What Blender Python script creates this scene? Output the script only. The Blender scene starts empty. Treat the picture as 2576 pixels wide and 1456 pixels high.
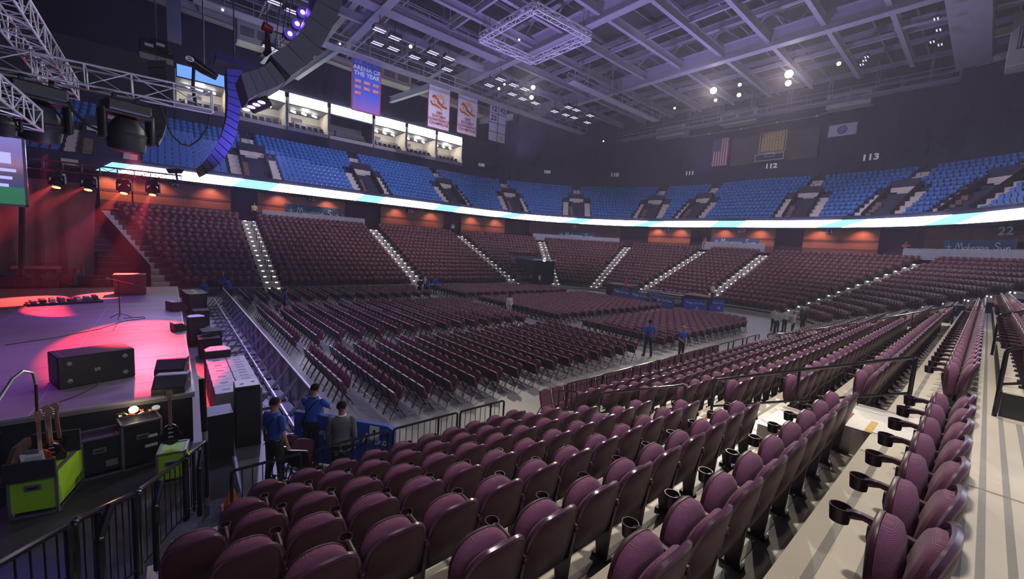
import bpy, math, random
HAZE=.0016; EXPO=0.1
import numpy as np
from mathutils import Vector, Matrix
random.seed(7); np.random.seed(7)
SC=bpy.context.scene; COL=SC.collection
W,H=2576,1456
# ------------------------------------------------------------------ camera
FPX=1016.0; YAW,PIT,ROL=[math.radians(a) for a in (49.45,-6.2,3.49)]
def cam_axes():
    cy,sy,cp,sp=math.cos(YAW),math.sin(YAW),math.cos(PIT),math.sin(PIT)
    f=np.array([cy*cp,sy*cp,sp]); rt=np.array([sy,-cy,0.]); up=np.cross(rt,f)
    c,s=math.cos(ROL),math.sin(ROL)
    return c*rt+s*up, -s*rt+c*up, f
RT,UP,FW=cam_axes(); CAM=np.array([0.,0.,5.])
cam=bpy.data.cameras.new('camera'); co=bpy.data.objects.new('camera',cam); COL.objects.link(co)
cam.sensor_width=36; cam.lens=36*FPX/W; cam.clip_end=400; cam.clip_start=.05
m=Matrix(((RT[0],UP[0],-FW[0],0),(RT[1],UP[1],-FW[1],0),(RT[2],UP[2],-FW[2],5.),(0,0,0,1)))
co.matrix_world=m; SC.camera=co
def ray(px,py): return FW+RT*(px-W/2)/FPX-UP*(py-H/2)/FPX
def atz(px,py,z): d=ray(px,py); return CAM+d*(z-5.)/d[2]
def aty(px,py,y): d=ray(px,py); return CAM+d*y/d[1]
def atx(px,py,x): d=ray(px,py); return CAM+d*x/d[0]
def proj(p):
    v=np.asarray(p,float)-CAM; c=v@FW
    return W/2+FPX*(v@RT)/c, H/2-FPX*(v@UP)/c, c
def inview(p,mg=20):
    x,y,c=proj(p); return c>.3 and -mg<x<W+mg and -mg<y<H+mg
# ------------------------------------------------------------------ materials
MATS={}
def mat(name,col,rough=.5,metal=0.,nz=0.,sc=8.,bump=0.,emit=None,es=0.,spec=None,wave=None,sheen=0.,dirt=None):
    if name in MATS: return MATS[name]
    M=bpy.data.materials.new(name); M.use_nodes=True; nt=M.node_tree; N=nt.nodes; L=nt.links
    b=N['Principled BSDF']; c=(*col,1.)
    b.inputs['Base Color'].default_value=c; b.inputs['Roughness'].default_value=rough; b.inputs['Metallic'].default_value=metal
    if spec is not None: b.inputs['Specular IOR Level'].default_value=spec
    if sheen: b.inputs['Sheen Weight'].default_value=sheen
    tc=N.new('ShaderNodeTexCoord'); no=N.new('ShaderNodeTexNoise'); no.inputs['Scale'].default_value=sc; no.inputs['Detail'].default_value=4
    L.new(tc.outputs['Object'],no.inputs['Vector'])
    if nz:
        mx=N.new('ShaderNodeMix'); mx.data_type='RGBA'; mx.blend_type='MULTIPLY'; mx.inputs[0].default_value=nz
        mx.inputs[6].default_value=c; rp=N.new('ShaderNodeValToRGB'); rp.color_ramp.elements[0].position=.3; rp.color_ramp.elements[1].position=.7
        rp.color_ramp.elements[0].color=(.25,.25,.25,1)
        L.new(no.outputs['Fac'],rp.inputs[0]); L.new(rp.outputs[0],mx.inputs[7]); L.new(mx.outputs[2],b.inputs['Base Color'])
    if bump:
        bp=N.new('ShaderNodeBump'); bp.inputs['Strength'].default_value=bump; bp.inputs['Distance'].default_value=.01
        src=no.outputs['Fac']
        if wave:
            wv=N.new('ShaderNodeTexWave'); wv.inputs['Scale'].default_value=wave; wv.inputs['Distortion'].default_value=.3; wv.bands_direction='Z'
            L.new(tc.outputs['Object'],wv.inputs['Vector']); src=wv.outputs['Fac']
        L.new(src,bp.inputs['Height']); L.new(bp.outputs[0],b.inputs['Normal'])
    if emit:
        b.inputs['Emission Color'].default_value=(*emit,1); b.inputs['Emission Strength'].default_value=es
    MATS[name]=M; return M
# ------------------------------------------------------------------ mesh builder
class MB:
    def __init__(s): s.v=[]; s.f=[]; s.mi=[]
    def add(s,vs,fs,mi=0):
        n=len(s.v); s.v+= [tuple(map(float,p)) for p in vs]; s.f+=[tuple(n+i for i in f) for f in fs]; s.mi+=[mi]*len(fs); return s
    def box(s,c,d,M=None,mi=0,bev=0.):
        hx,hy,hz=d[0]/2,d[1]/2,d[2]/2
        if bev:
            b=min(bev,hx*.9,hy*.9,hz*.9); P=[]
            for sz in (-1,1):
                for sx,sy in ((-1,-1),(1,-1),(1,1),(-1,1)):
                    P+=[(sx*(hx-b),sy*(hy-b),sz*hz),(sx*hx,sy*(hy-b),sz*(hz-b)),(sx*(hx-b),sy*hy,sz*(hz-b))]
            import bmesh
            bm=bmesh.new(); [bm.verts.new(p) for p in P]; bmesh.ops.convex_hull(bm,input=bm.verts); bm.verts.index_update()
            bmesh.ops.dissolve_limit(bm,angle_limit=.01,verts=bm.verts,edges=bm.edges); bm.verts.index_update()
            vs=[v.co.copy() for v in bm.verts]; fs=[[v.index for v in f.verts] for f in bm.faces]; bm.free()
        else:
            vs=[(sx*hx,sy*hy,sz*hz) for sz in (-1,1) for sx,sy in ((-1,-1),(1,-1),(1,1),(-1,1))]
            fs=[(3,2,1,0),(4,5,6,7),(0,1,5,4),(1,2,6,5),(2,3,7,6),(3,0,4,7)]
        c=Vector(c); vs=[((M@Vector(p)) if M else Vector(p))+c for p in vs]
        return s.add(vs,fs,mi)
    def beam(s,p,q,w,h,mi=0,up=(0,0,1)):
        p,q=Vector(p),Vector(q); d=(q-p); l=d.length; d.normalize(); u=Vector(up)
        if abs(d.dot(u))>.98: u=Vector((1,0,0))
        x=d.cross(u).normalized(); z=x.cross(d)
        M=Matrix((x,d,z)).transposed()
        return s.box((p+q)/2,(w,l,h),M,mi)
    def tube(s,pts,r,n=8,mi=0,cap=True,closed=False):
        pts=[Vector(p) for p in pts]; k=len(pts); R=r if isinstance(r,(list,tuple)) else [r]*k
        vs=[];fs=[]; px=None
        for i,p in enumerate(pts):
            a=pts[(i-1)%k] if (closed or i>0) else p; b=pts[(i+1)%k] if (closed or i<k-1) else p
            d=(b-a).normalized()
            if px is None:
                u=Vector((0,0,1)) if abs(d.z)<.9 else Vector((1,0,0)); px=d.cross(u).normalized()
            px=(px-d*px.dot(d)); px=px.normalized() if px.length>1e-6 else d.orthogonal().normalized()
            y=d.cross(px)
            for j in range(n):
                t=2*math.pi*j/n; vs.append(p+px*(R[i]*math.cos(t))+y*(R[i]*math.sin(t)))
        rng=k if closed else k-1
        for i in range(rng):
            for j in range(n):
                a=i*n+j; b=i*n+(j+1)%n; c=((i+1)%k)*n+(j+1)%n; e=((i+1)%k)*n+j; fs.append((a,b,c,e))
        if cap and not closed:
            fs.append(tuple(range(n-1,-1,-1))); fs.append(tuple((k-1)*n+j for j in range(n)))
        return s.add(vs,fs,mi)
    def lathe(s,prof,n=16,M=None,mi=0,c=(0,0,0)):
        vs=[];fs=[];k=len(prof); c=Vector(c)
        for r,z in prof:
            for j in range(n):
                t=2*math.pi*j/n; p=Vector((r*math.cos(t),r*math.sin(t),z)); vs.append(((M@p) if M else p)+c)
        for i in range(k-1):
            for j in range(n): fs.append((i*n+j,i*n+(j+1)%n,(i+1)*n+(j+1)%n,(i+1)*n+j))
        fs.append(tuple(range(n-1,-1,-1))); fs.append(tuple((k-1)*n+j for j in range(n)))
        return s.add(vs,fs,mi)
    def prism(s,poly,ax,t0,t1,mi=0):
        """poly: list of 3-D points (front loop); ax: extrusion direction; from t0 to t1 along it"""
        ax=Vector(ax); n=len(poly); a=[Vector(p)+ax*t0 for p in poly]; b=[Vector(p)+ax*t1 for p in poly]
        fs=[tuple(range(n-1,-1,-1)),tuple(range(n,2*n))]+[(i,(i+1)%n,n+(i+1)%n,n+i) for i in range(n)]
        return s.add(a+b,fs,mi)
    def quad(s,a,b,c,d,mi=0): return s.add([a,b,c,d],[(0,1,2,3)],mi)
    def xf(s,M):
        s.v=[tuple(M@Vector(p)) for p in s.v]; return s
    def mesh(s,name,mats,smooth=False):
        me=bpy.data.meshes.new(name); me.from_pydata(s.v,[],s.f)
        for m_ in (mats if isinstance(mats,(list,tuple)) else [mats]): me.materials.append(m_)
        if any(s.mi): me.polygons.foreach_set('material_index',s.mi)
        if smooth:
            me.polygons.foreach_set('use_smooth',[True]*len(s.f)); me.update()
            try: me.set_sharp_from_angle(angle=math.radians(40))
            except Exception: pass
        me.update(); return me
    def build(s,name,mats,parent=None,smooth=False,loc=None):
        o=bpy.data.objects.new(name,s.mesh(name,mats,smooth)); COL.objects.link(o)
        if parent is not None: o.parent=parent
        if loc is not None: o.location=loc
        return o
def link(name,me,parent=None,loc=None,rz=None):
    o=bpy.data.objects.new(name,me); COL.objects.link(o)
    if parent is not None: o.parent=parent
    if loc is not None: o.location=loc
    if rz is not None: o.rotation_euler=(0,0,rz)
    return o
def tag(o,label,cat,group=None,kind=None):
    o['label']=label; o['category']=cat
    if group: o['group']=group
    if kind: o['kind']=kind
    return o
def thing(name,label,cat,loc=(0,0,0),rz=0.,group=None):
    o=bpy.data.objects.new(name,None); COL.objects.link(o); o.location=[float(x) for x in loc]; o.rotation_euler=(0,0,rz); o.empty_display_size=.2
    return tag(o,label,cat,group)
def struct(o): o['kind']='structure'; return o
def copy_tree(o,loc=None,rz=None,label=None,parent=None):
    c=o.copy(); COL.objects.link(c)
    if parent is not None: c.parent=parent
    for ch in o.children: copy_tree(ch,parent=c)
    if loc is not None: c.location=loc
    if rz is not None: c.rotation_euler=(0,0,rz)
    if label: c['label']=label
    return c
def stuff(name,base,xforms,mats,label,cat,group=None):
    """one mesh out of many copies: base MB, xforms list of (x,y,z,rz)"""
    bv=np.array(base.v); X=np.array(xforms,float); n=len(X); nv=len(bv)
    c,s_=np.cos(X[:,3]),np.sin(X[:,3])
    V=np.empty((n,nv,3)); V[:,:,0]=c[:,None]*bv[:,0]-s_[:,None]*bv[:,1]+X[:,0:1]
    V[:,:,1]=s_[:,None]*bv[:,0]+c[:,None]*bv[:,1]+X[:,1:2]; V[:,:,2]=bv[None,:,2]+X[:,2:3]
    ls=np.array([len(f) for f in base.f]); fl=np.concatenate([np.array(f) for f in base.f])
    me=bpy.data.meshes.new(name); me.vertices.add(n*nv); me.vertices.foreach_set('co',V.ravel())
    nl=len(fl); me.loops.add(n*nl); me.loops.foreach_set('vertex_index',(fl[None,:]+np.arange(n)[:,None]*nv).ravel().astype(np.int32))
    me.polygons.add(n*len(ls)); st=np.concatenate([[0],np.cumsum(ls)[:-1]])
    me.polygons.foreach_set('loop_start',(st[None,:]+np.arange(n)[:,None]*nl).ravel().astype(np.int32))
    me.polygons.foreach_set('material_index',np.tile(np.array(base.mi),n).astype(np.int32))
    for m_ in mats: me.materials.append(m_)
    me.update(calc_edges=True); me.validate()
    o=bpy.data.objects.new(name,me); COL.objects.link(o)
    return tag(o,label,cat,group,'stuff')
ORD='first second third fourth fifth sixth seventh eighth ninth tenth eleventh twelfth thirteenth fourteenth fifteenth sixteenth seventeenth eighteenth nineteenth twentieth'.split()
ORD+=['twenty-'+w for w in ORD[:9]]+['thirtieth']+['thirty-'+w for w in ORD[:9]]+['fortieth']+['forty-'+w for w in ORD[:9]]
def text_mesh(txt,size,mat_,ext=.01,align='CENTER',bold=0.,sx=1.,shear=0.,spacing=1.):
    cu=bpy.data.curves.new('t','FONT'); cu.body=txt; cu.size=size; cu.extrude=ext; cu.align_x=align; cu.align_y='CENTER'; cu.offset=bold; cu.shear=shear; cu.space_line=spacing; cu.resolution_u=3
    o=bpy.data.objects.new('t',cu); COL.objects.link(o); bpy.context.view_layer.update()
    me=bpy.data.meshes.new_from_object(o.evaluated_get(bpy.context.evaluated_depsgraph_get()))
    bpy.data.objects.remove(o); bpy.data.curves.remove(cu)
    if sx!=1.:
        for v in me.vertices: v.co.x*=sx
    me.materials.clear(); me.materials.append(mat_); me.name='lettering'; return me
def frame_mat(o,x,z):
    """matrix with local x along x, local y along z (up on the panel), normal = x cross z"""
    x=Vector(x).normalized(); z=Vector(z).normalized(); n=x.cross(z)
    return Matrix((( x.x,z.x,n.x,o[0]),(x.y,z.y,n.y,o[1]),(x.z,z.z,n.z,o[2]),(0,0,0,1)))
def put_text(txt,size,mt,o,x,z,parent=None,name='lettering',ext=.01,**k):
    ob=link(name,text_mesh(txt,size,mt,ext,**k)); ob.matrix_world=frame_mat(o,x,z)
    if parent is not None:
        bpy.context.view_layer.update(); mw=ob.matrix_world.copy(); ob.parent=parent; ob.matrix_parent_inverse=parent_inv(parent); ob.matrix_world=mw
    return ob
def parent_inv(p):
    q=p.matrix_basis.inverted()
    while p.parent is not None: p=p.parent; q=q@p.matrix_basis.inverted()
    return q
def lamp(name,kind,loc,energy,col,size=.1,target=None,spot=None,blend=.3,parent=None):
    l=bpy.data.lights.new(name,kind); l.energy=energy; l.color=col
    if kind in('POINT','SPOT'): l.shadow_soft_size=size
    if kind=='AREA': l.size=size
    if spot: l.spot_size=math.radians(spot); l.spot_blend=blend
    o=bpy.data.objects.new(name,l); COL.objects.link(o); o.location=[float(a) for a in loc]
    if target is not None:
        o.rotation_euler=(Vector([float(a) for a in target])-o.location).to_track_quat('-Z','Y').to_euler()
    return o
# handwriting strokes -----------------------------------------------------
GLY={'M':(1.15,[[(0,0),(.12,.5),(.3,1.05),(.42,.7),(.5,.25),(.62,.65),(.8,1.05),(.88,.6),(1.0,.1),(1.15,-.08)]]),
'o':(.5,[[(.25,.45),(.05,.35),(.04,.1),(.22,0),(.4,.12),(.4,.34),(.25,.45),(.5,.4)]]),
'h':(.55,[[(.05,0),(.1,.6),(.2,1.0),(.1,.5),(.08,0),(.2,.38),(.36,.4),(.38,.1),(.52,.02)]]),
'e':(.45,[[(.02,.2),(.3,.28),(.28,.45),(.1,.42),(.05,.15),(.2,0),(.45,.1)]]),
'g':(.55,[[(.42,.42),(.15,.45),(.05,.22),(.2,.05),(.4,.2),(.44,.4),(.42,-.1),(.25,-.4),(.05,-.25),(.3,-.05),(.55,.1)]]),
'a':(.55,[[(.4,.4),(.15,.44),(.04,.2),(.16,.02),(.36,.15),(.42,.4),(.42,.1),(.55,.04)]]),
'n':(.6,[[(.04,.02),(.08,.42),(.1,.1),(.25,.4),(.38,.4),(.42,.1),(.6,.02)]]),
'S':(.85,[[(.72,.8),(.5,1.02),(.22,.9),(.25,.62),(.55,.45),(.62,.18),(.35,-.02),(.0,.12)]]),
'u':(.6,[[(.04,.42),(.06,.1),(.2,0),(.38,.15),(.42,.42),(.44,.08),(.6,.04)]]),
'A':(.9,[[(0,-.05),(.25,.45),(.5,1.05),(.62,.4),(.7,-.05)],[(.15,.35),(.75,.42)]]),
'r':(.42,[[(.04,.02),(.08,.42),(.1,.25),(.25,.42),(.42,.36)]]),' ':(.45,[])}
def smooth_line(P,n=4):
    P=[np.array(p,float) for p in P]; Q=[P[0]]+P+[P[-1]]; out=[]
    for i in range(1,len(Q)-2):
        for k in range(n):
            t=k/n; a,b,c,d=Q[i-1:i+3]
            out.append(.5*((2*b)+(c-a)*t+(2*a-5*b+4*c-d)*t*t+(3*b-a-3*c+d)*t**3))
    out.append(P[-1]); return out
def ribbon(mb,L,w,t=.004,mi=0):
    L=[np.array(p) for p in L]; n=len(L); A=[];B=[]
    for i in range(n):
        d=L[min(i+1,n-1)]-L[max(i-1,0)]; d=d/(np.linalg.norm(d)+1e-9); nn=np.array([-d[1],d[0]])*w/2
        A.append(L[i]+nn); B.append(L[i]-nn)
    vs=[(*p,t) for p in A]+[(*p,t) for p in B]; mb.add(vs,[(n+i,n+i+1,i+1,i) for i in range(n-1)],mi)
def script_mesh(txt,h,mt,w=.1,star=True):
    mb=MB(); x=0.
    if star:
        for a in range(4):
            c,s=math.cos(a*math.pi/2),math.sin(a*math.pi/2); f=lambda p:(.5+p[0]*c-p[1]*s,.45+p[0]*s+p[1]*c,.004)
            mb.add([f((.08,-.07)),f((.62,0)),f((.08,.07)),f((.02,0))],[(0,1,2,3)])
        x=1.35
    for ch in txt:
        wd,ss=GLY[ch]
        for s in ss: ribbon(mb,[(p[0]+x,p[1]) for p in smooth_line(s)],w)
        x+=wd
    mb.v=[((p[0]-x/2)*h,(p[1]-.45)*h,p[2]) for p in mb.v]
    return mb.mesh('lettering',mt), x*h
# ------------------------------------------------------------------ materials used
fab=mat('seat_fabric',(.135,.034,.085),.85,nz=.35,sc=60,bump=.25,wave=55,sheen=.08)
pla=mat('seat_plastic',(.05,.013,.022),.42,spec=.35,nz=.15,sc=30)
plafar=mat('far_seat_plastic',(.15,.045,.05),.35,nz=.2,sc=3)
armm=mat('arm_plastic',(.03,.009,.016),.35,nz=.15,sc=30)
iron=mat('dark_iron',(.02,.02,.022),.5,.3,nz=.2)
plate=mat('white_plate',(.75,.75,.75),.35,nz=.1)
blk=mat('black_gloss',(.012,.012,.014),.18,nz=.1)
blackm=mat('black_matt',(.016,.016,.018),.7,nz=.3,sc=5)
conc=mat('floor_concrete',(.30,.28,.27),.38,nz=.25,sc=.5)
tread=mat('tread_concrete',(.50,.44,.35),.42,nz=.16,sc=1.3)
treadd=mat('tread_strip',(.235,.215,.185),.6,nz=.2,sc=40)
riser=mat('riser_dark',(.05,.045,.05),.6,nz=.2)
stairm=mat('stair_cream',(.62,.57,.5),.5,nz=.2,sc=2)
yel=mat('yellow_strip',(.50,.30,.06),.6,nz=.25,sc=20)
redm=mat('red_strip',(.22,.03,.025),.6,nz=.3,sc=10)
blue=mat('blue_seat_plastic',(.055,.20,.60),.3,nz=.12,sc=2)
bluehi=mat('blue_seat_glint',(.13,.30,.62),.22,nz=.1)  # paler blue stands in for the highlight on seat edges and fronts
navy=mat('wall_navy',(.024,.023,.06),.8,nz=.2,sc=.4)
wood=mat('wood_panel',(.36,.12,.055),.5,nz=.3,sc=1.5)
woodd=mat('wood_rail',(.16,.05,.03),.5,nz=.3,sc=1.5)
maroon=mat('maroon_panel',(.16,.03,.03),.6,nz=.2)
steel=mat('roof_steel',(.30,.28,.34),.55,nz=.15,sc=2)
deckm=mat('roof_deck',(.045,.045,.055),.8,nz=.3,sc=.6)
white=mat('white_paint',(.72,.70,.66),.5,nz=.1)
alum=mat('aluminium',(.62,.62,.66),.3,.85,nz=.15,sc=12)
# ------------------------------------------------------------------ bowl plan: rounded rectangle
CX,CYF,CYN=33.5,29.0,15.1      # corner centres; the hall is symmetrical about y=22.05
U1,U2,U3,U4=33.5,47.5,61.4,75.4
def plan(u,Xe,Yo,p=2.12):
    """point and inward normal on the ring with end wall Xe and far wall Yo"""
    a,b=Xe-CX,Yo-CYF
    def ell(t):
        c,s=max(math.cos(t),0.),max(math.sin(t),0.); return a*c**(2/p),b*s**(2/p)
    if u<=U1: return np.array([u,Yo]),np.array([0,-1.])
    if u<U2:
        t=math.pi/2*(1-(u-U1)/(U2-U1)); x,y=ell(t); n=np.array([-math.cos(t)*b,-math.sin(t)*a]); return np.array([CX+x,CYF+y]),n/np.linalg.norm(n)
    if u<=U3: return np.array([Xe,CYF-(u-U2)]),np.array([-1.,0])
    if u<U4:
        t=math.pi/2*(u-U3)/(U4-U3); x,y=ell(t); n=np.array([-math.cos(t)*b,math.sin(t)*a]); return np.array([CX+x,CYN-y]),n/np.linalg.norm(n)
    return np.array([CX-(u-U4),44.1-Yo]),np.array([0,1.])
def ring_at(px,py,Xe,Yo,p=2.12):
    d=ray(px,py); az=math.atan2(d[1],d[0]); best=None
    us=np.linspace(-14,U4+20,1200); A=np.array([math.atan2(*plan(u,Xe,Yo,p)[0][::-1]) for u in us])
    i=np.argmin(np.abs(A-az)); lo,hi=us[max(i-1,0)],us[min(i+1,len(us)-1)]
    for _ in range(40):
        mid=(lo+hi)/2
        if math.atan2(*plan(mid,Xe,Yo,p)[0][::-1])>az: lo=mid
        else: hi=mid
    u=(lo+hi)/2; P=plan(u,Xe,Yo,p)[0]; z=5+d[2]*np.hypot(*P)/np.hypot(d[0],d[1]); return u,P,z
def usamp(a,b):
    out=[a]
    for s in (U1,U2,U3,U4):
        if a<s<b: out.append(s)
    for s0,s1 in ((U1,U2),(U3,U4)):
        for t in np.linspace(s0,s1,17)[1:-1]:
            if a<t<b: out.append(t)
    out.append(b); return sorted(set(out))
def ringwall(name,Xe,Yo,z0,z1,mt,a=-14,b=U4+20,Xe2=None,Yo2=None,dz=None):
    mb=MB(); us=usamp(a,b); vs=[]
    for u in us:
        P=plan(u,Xe,Yo)[0]; Q=plan(u,Xe2 or Xe,Yo2 or Yo)[0]; vs+=[(*P,z0),(*Q,z1)]
    mb.add(vs,[(2*i,2*i+1,2*i+3,2*i+2) for i in range(len(us)-1)])
    return mb.build(name,mt)
class Tier:
    def __init__(s,K,Xe0,Xe1,Yo0,Yo1,z0,rise_far,rise_end,rise_near,fd):
        s.K=K; s.X=np.linspace(Xe0,Xe1,K); s.Y=np.linspace(Yo0,Yo1,K); s.z0=z0; s.r=(rise_far,rise_end,rise_near); s.fd=fd
    def rise(s,u): return float(np.interp(u,[U1,(U2+U3)/2,U4],s.r))
    def z(s,k,u): return s.z0+k*s.rise(u)
    def pt(s,k,u,fwd=0.):
        k2=min(k,s.K-1); dX=s.X[1]-s.X[0]; dY=s.Y[1]-s.Y[0]
        P,n=plan(u,s.X[0]+dX*k,s.Y[0]+dY*k); return P+n*fwd,n
    def steps(s,name,mt,mr,a,b,k0=0,k1=None,stripes=None):
        """treads and risers; tread k reaches from just behind seat k to fd in front of it"""
        k1=s.K if k1 is None else k1; mb=MB(); us=usamp(a,b)
        for k in range(k0,k1):
            f=[];e=[];lo=[]
            for u in us:
                A=s.pt(k-1+.0,u,-.16)[0]; B=s.pt(k,u,-.16)[0]
                z=s.z(k,u); f.append((*A,z)); e.append((*B,z)); lo.append((*A,s.z(k-1,u) if k>0 else (0. if s.z0<3 else s.z0-.25)))
            n=len(us); mb.add(f+e,[(i,i+1,n+i+1,n+i) for i in range(n-1)],0); mb.add(lo+f,[(i,i+1,n+i+1,n+i) for i in range(n-1)],1)
        return mb.build(name,[mt,mr])
LOW=Tier(15,42.6,57.2,37.75,50.55,.48,.385,.37,.355,.9)
UPP=Tier(12,57.1,65.6,49.5,57.4,9.75,.50,.56,.52,.7)
LA=[-2.2,6.35,19.3,31.9,38.3,44.2,50.7,58.3,66.2,73.0]   # lower aisles (u)
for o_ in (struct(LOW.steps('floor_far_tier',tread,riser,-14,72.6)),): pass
# near side: eight rows, then the cross walkway, then the rows above it
mb=MB(); YB=lambda k:6.35-.915*k; ZT=lambda k:.48+.355*k
XL=lambda y:-.24*(7.4-y)
for k in range(8):
    y0,y1=YB(k-1)-.16,YB(k)-.16
    if k==0: y0=7.12
    if k==7: y1=-2.0
    mb.quad((XL(y0),y1,ZT(k)),(24.5+8.4,y1,ZT(k)),(24.5+8.4,y0,ZT(k)),(XL(y0),y0,ZT(k)),0)
    mb.quad((XL(y0),y0,ZT(k)),(32.9,y0,ZT(k)),(32.9,y0,ZT(k)-.355 if k else 0),(XL(y0),y0,ZT(k)-.355 if k else 0),1)
    mb.quad((XL(y0),y0,ZT(k)),(XL(y0),y0,0),(XL(y0),y1,0),(XL(y0),y1,ZT(k)),1)
for k in range(8,13):
    y0=-.34-.915*(k-8); z=ZT(7)+.355*(k-7)
    for xa,xb in ((9.15,15.9),(17.2,32.9)):
        mb.quad((xa,y0-.915,z),(xb,y0-.915,z),(xb,y0,z),(xa,y0,z),0); mb.quad((xa,y0,z),(xb,y0,z),(xb,y0,z-.355),(xa,y0,z-.355),1)
        for xx in (xa,xb): mb.quad((xx,y0,z),(xx,y0-.915,z),(xx,y0-.915,2),(xx,y0,2),1)
mb.quad((-3,-7.5,2.965-.02),(32.9,-7.5,2.945),(32.9,-1.9,2.945),(-3,-1.9,2.945),0)
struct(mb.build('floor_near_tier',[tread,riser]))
ms=MB()
for k in range(8):
    for j,off in enumerate((.12,.32,.52,.74) if k else (.14,.4)):
        y=(YB(k)-.16)+off
        if y<YB(k-1)-.2 or k==0: ms.box((16.3,y,ZT(k)+.002),(33,.055,.004))
for y in (-.21,-.36): ms.box((16.3,y,ZT(7)+.002),(33,.045,.004))
for y in (-.52,-.7,-1.0,-1.3,-1.6): ms.box((4.4,y,ZT(7)+.002),(9,.05,.004))
struct(ms.build('trim_tread_strips',treadd))
mj=MB()
for k in range(8):
    y0,y1=YB(k-1)-.16,YB(k)-.16
    if k==7: y1=-2.
    if k: mj.box((5.85,(y0+y1)/2,ZT(k)+.003),(.018,y0-y1-.02,.006))
struct(mj.build('trim_expansion_joint',mat('joint_metal',(.7,.68,.6),.25,.8,nz=.1)))
# arena floor, outside ground and kerb
mb=MB(); mb.quad((-16,-8,0),(60,-8,0),(60,52,0),(-16,52,0)); struct(mb.build('floor',conc)); mb=MB(); mb.quad((-13.9,2.5,.006),(.95,2.5,.006),(.95,11.4,.006),(-13.9,11.4,.006)); struct(mb.build('floor_dark_sheet',mat('dark_sheet',(.035,.033,.04),.6,nz=.3,sc=1.5)))  # dark sheet added to darken the floor beside the stage
struct(ringwall('trim_kerb',41.55,36.78,0,.28,tread,25,74)); 
struct(ringwall('trim_kerb_top',41.55,36.78,.28,.285,tread,25,74,Xe2=41.95,Yo2=37.1))
# concourse wall below the ribbon, soffit, fascia
struct(ringwall('wall_concourse',60.6,53.6,5.5,9.6,mat('concourse_dark',(.10,.03,.07),.8,nz=.3,sc=.4)))
struct(ringwall('floor_concourse',57.0,50.4,6.02,6.02,riser,Xe2=60.7,Yo2=53.7))
struct(ringwall('ceiling_concourse',56.3,48.75,9.16,9.16,blackm,Xe2=60.7,Yo2=53.7))
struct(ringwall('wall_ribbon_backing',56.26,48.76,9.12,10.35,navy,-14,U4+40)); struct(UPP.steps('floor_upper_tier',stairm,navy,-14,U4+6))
struct(ringwall('trim_parapet_cap',56.2,48.7,10.32,10.36,stairm,-14,U4+40,Xe2=56.55,Yo2=49.0))
# wall behind the upper seats
struct(ringwall('wall_bowl',66.4,58.2,9.5,17.5,navy)); struct(ringwall('wall_bowl',66.4,58.2,22.0,31,navy)); struct(ringwall('wall_bowl',66.4,58.2,17.5,22,navy,35.95,U4+20))
mb=MB(); mb.quad((-14,58,0),(-14,-6,0),(-14,-6,31),(-14,58,31)); struct(mb.build('wall_backstage',mat('wall_black',(.008,.008,.012),.9,nz=.2)))
mb=MB(); mb.quad((-14,-6,28.6),(72,-6,28.6),(72,60,28.6),(-14,60,28.6)); struct(mb.build('ceiling',deckm))
# ------------------------------------------------------------------ ribbon board: LED panels, each a screen of its own around the bowl
rb_w=mat('ribbon_white',(0,0,0),.6,emit=(.74,.78,1.0),es=10.5); rb_c=mat('ribbon_cyan',(0,0,0),.6,emit=(.30,.74,1.0),es=1.5)
rb_o=mat('ribbon_orange',(0,0,0),.6,emit=(1,.3,.12),es=3.)
ZR0,ZR1=9.1,9.93
ua=ring_at(259,412,56.2,48.7)[0]; ub=U4+38.
def ringpt(u,z,inn=.0,Xe=56.2,Yo=48.7):
    P,n=plan(u,Xe,Yo); P=P+n*inn; return (P[0],P[1],z)
def ribstrip(mb,u0,u1,sl0,sl1,z0,z1,inn,mi=0):
    n=max(1,int((u1-u0)/.8)); 
    for i in range(n):
        a0=u0+(u1-u0)*i/n; a1=u0+(u1-u0)*(i+1)/n
        s0=sl0 if i==0 else 0; s1=sl1 if i==n-1 else 0
        mb.quad(ringpt(a0-s0,z0,inn),ringpt(a1-s1,z0,inn),ringpt(a1+s1,z1,inn),ringpt(a0+s0,z1,inn),mi)
rt=thing('ribbon_board','long lit white and pale blue LED ribbon running round the upper balcony front','LED board',(40,22,9.1))
cy=[]   # cyan gaps read off the photograph: (px left, px right) at the board
for a,b,y in ((262,315,425),(598,690,470),(905,960,490),(1098,1150,525),(1268,1302,545),(1432,1475,556),(1612,1652,562),(1798,1865,563),(2085,2150,566),(2360,2444,557)):
    cy.append((ring_at(a,y,56.2,48.7)[0],ring_at(b,y,56.2,48.7)[0]))
seg=[];p=ua
for a,b in cy:
    if a>p+.3: seg.append((p,a,0))
    seg.append((max(a,p),b,1)); p=b
seg.append((p,ub,0))
for a,b,c in seg:
    mb=MB(); ribstrip(mb,a,b,.5,.5,ZR0,ZR1,.06); o=mb.build('led_panel',[rb_c if c else rb_w],rt); o.matrix_parent_inverse=parent_inv(rt)
    if c:
        o['label']='pale blue slanted panel'
# orange flecks of lettering on the white panels
for px,py in ((1010/1,0),):pass
for px,py in ((345,437),(372,441),(705,481),(712,482),(1270,548),(1866,571),(2165,572),(2262,0)):
    if not py: continue
    u=ring_at(px,py,56.2,48.7)[0]
    for j in range(5):
        mb=MB(); ribstrip(mb,u+j*.22,u+j*.22+.1,0,0,ZR0+.04,ZR0+.16+.08*random.random(),.075); o=mb.build('lettering',rb_o,rt); o.matrix_parent_inverse=parent_inv(rt)
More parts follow.
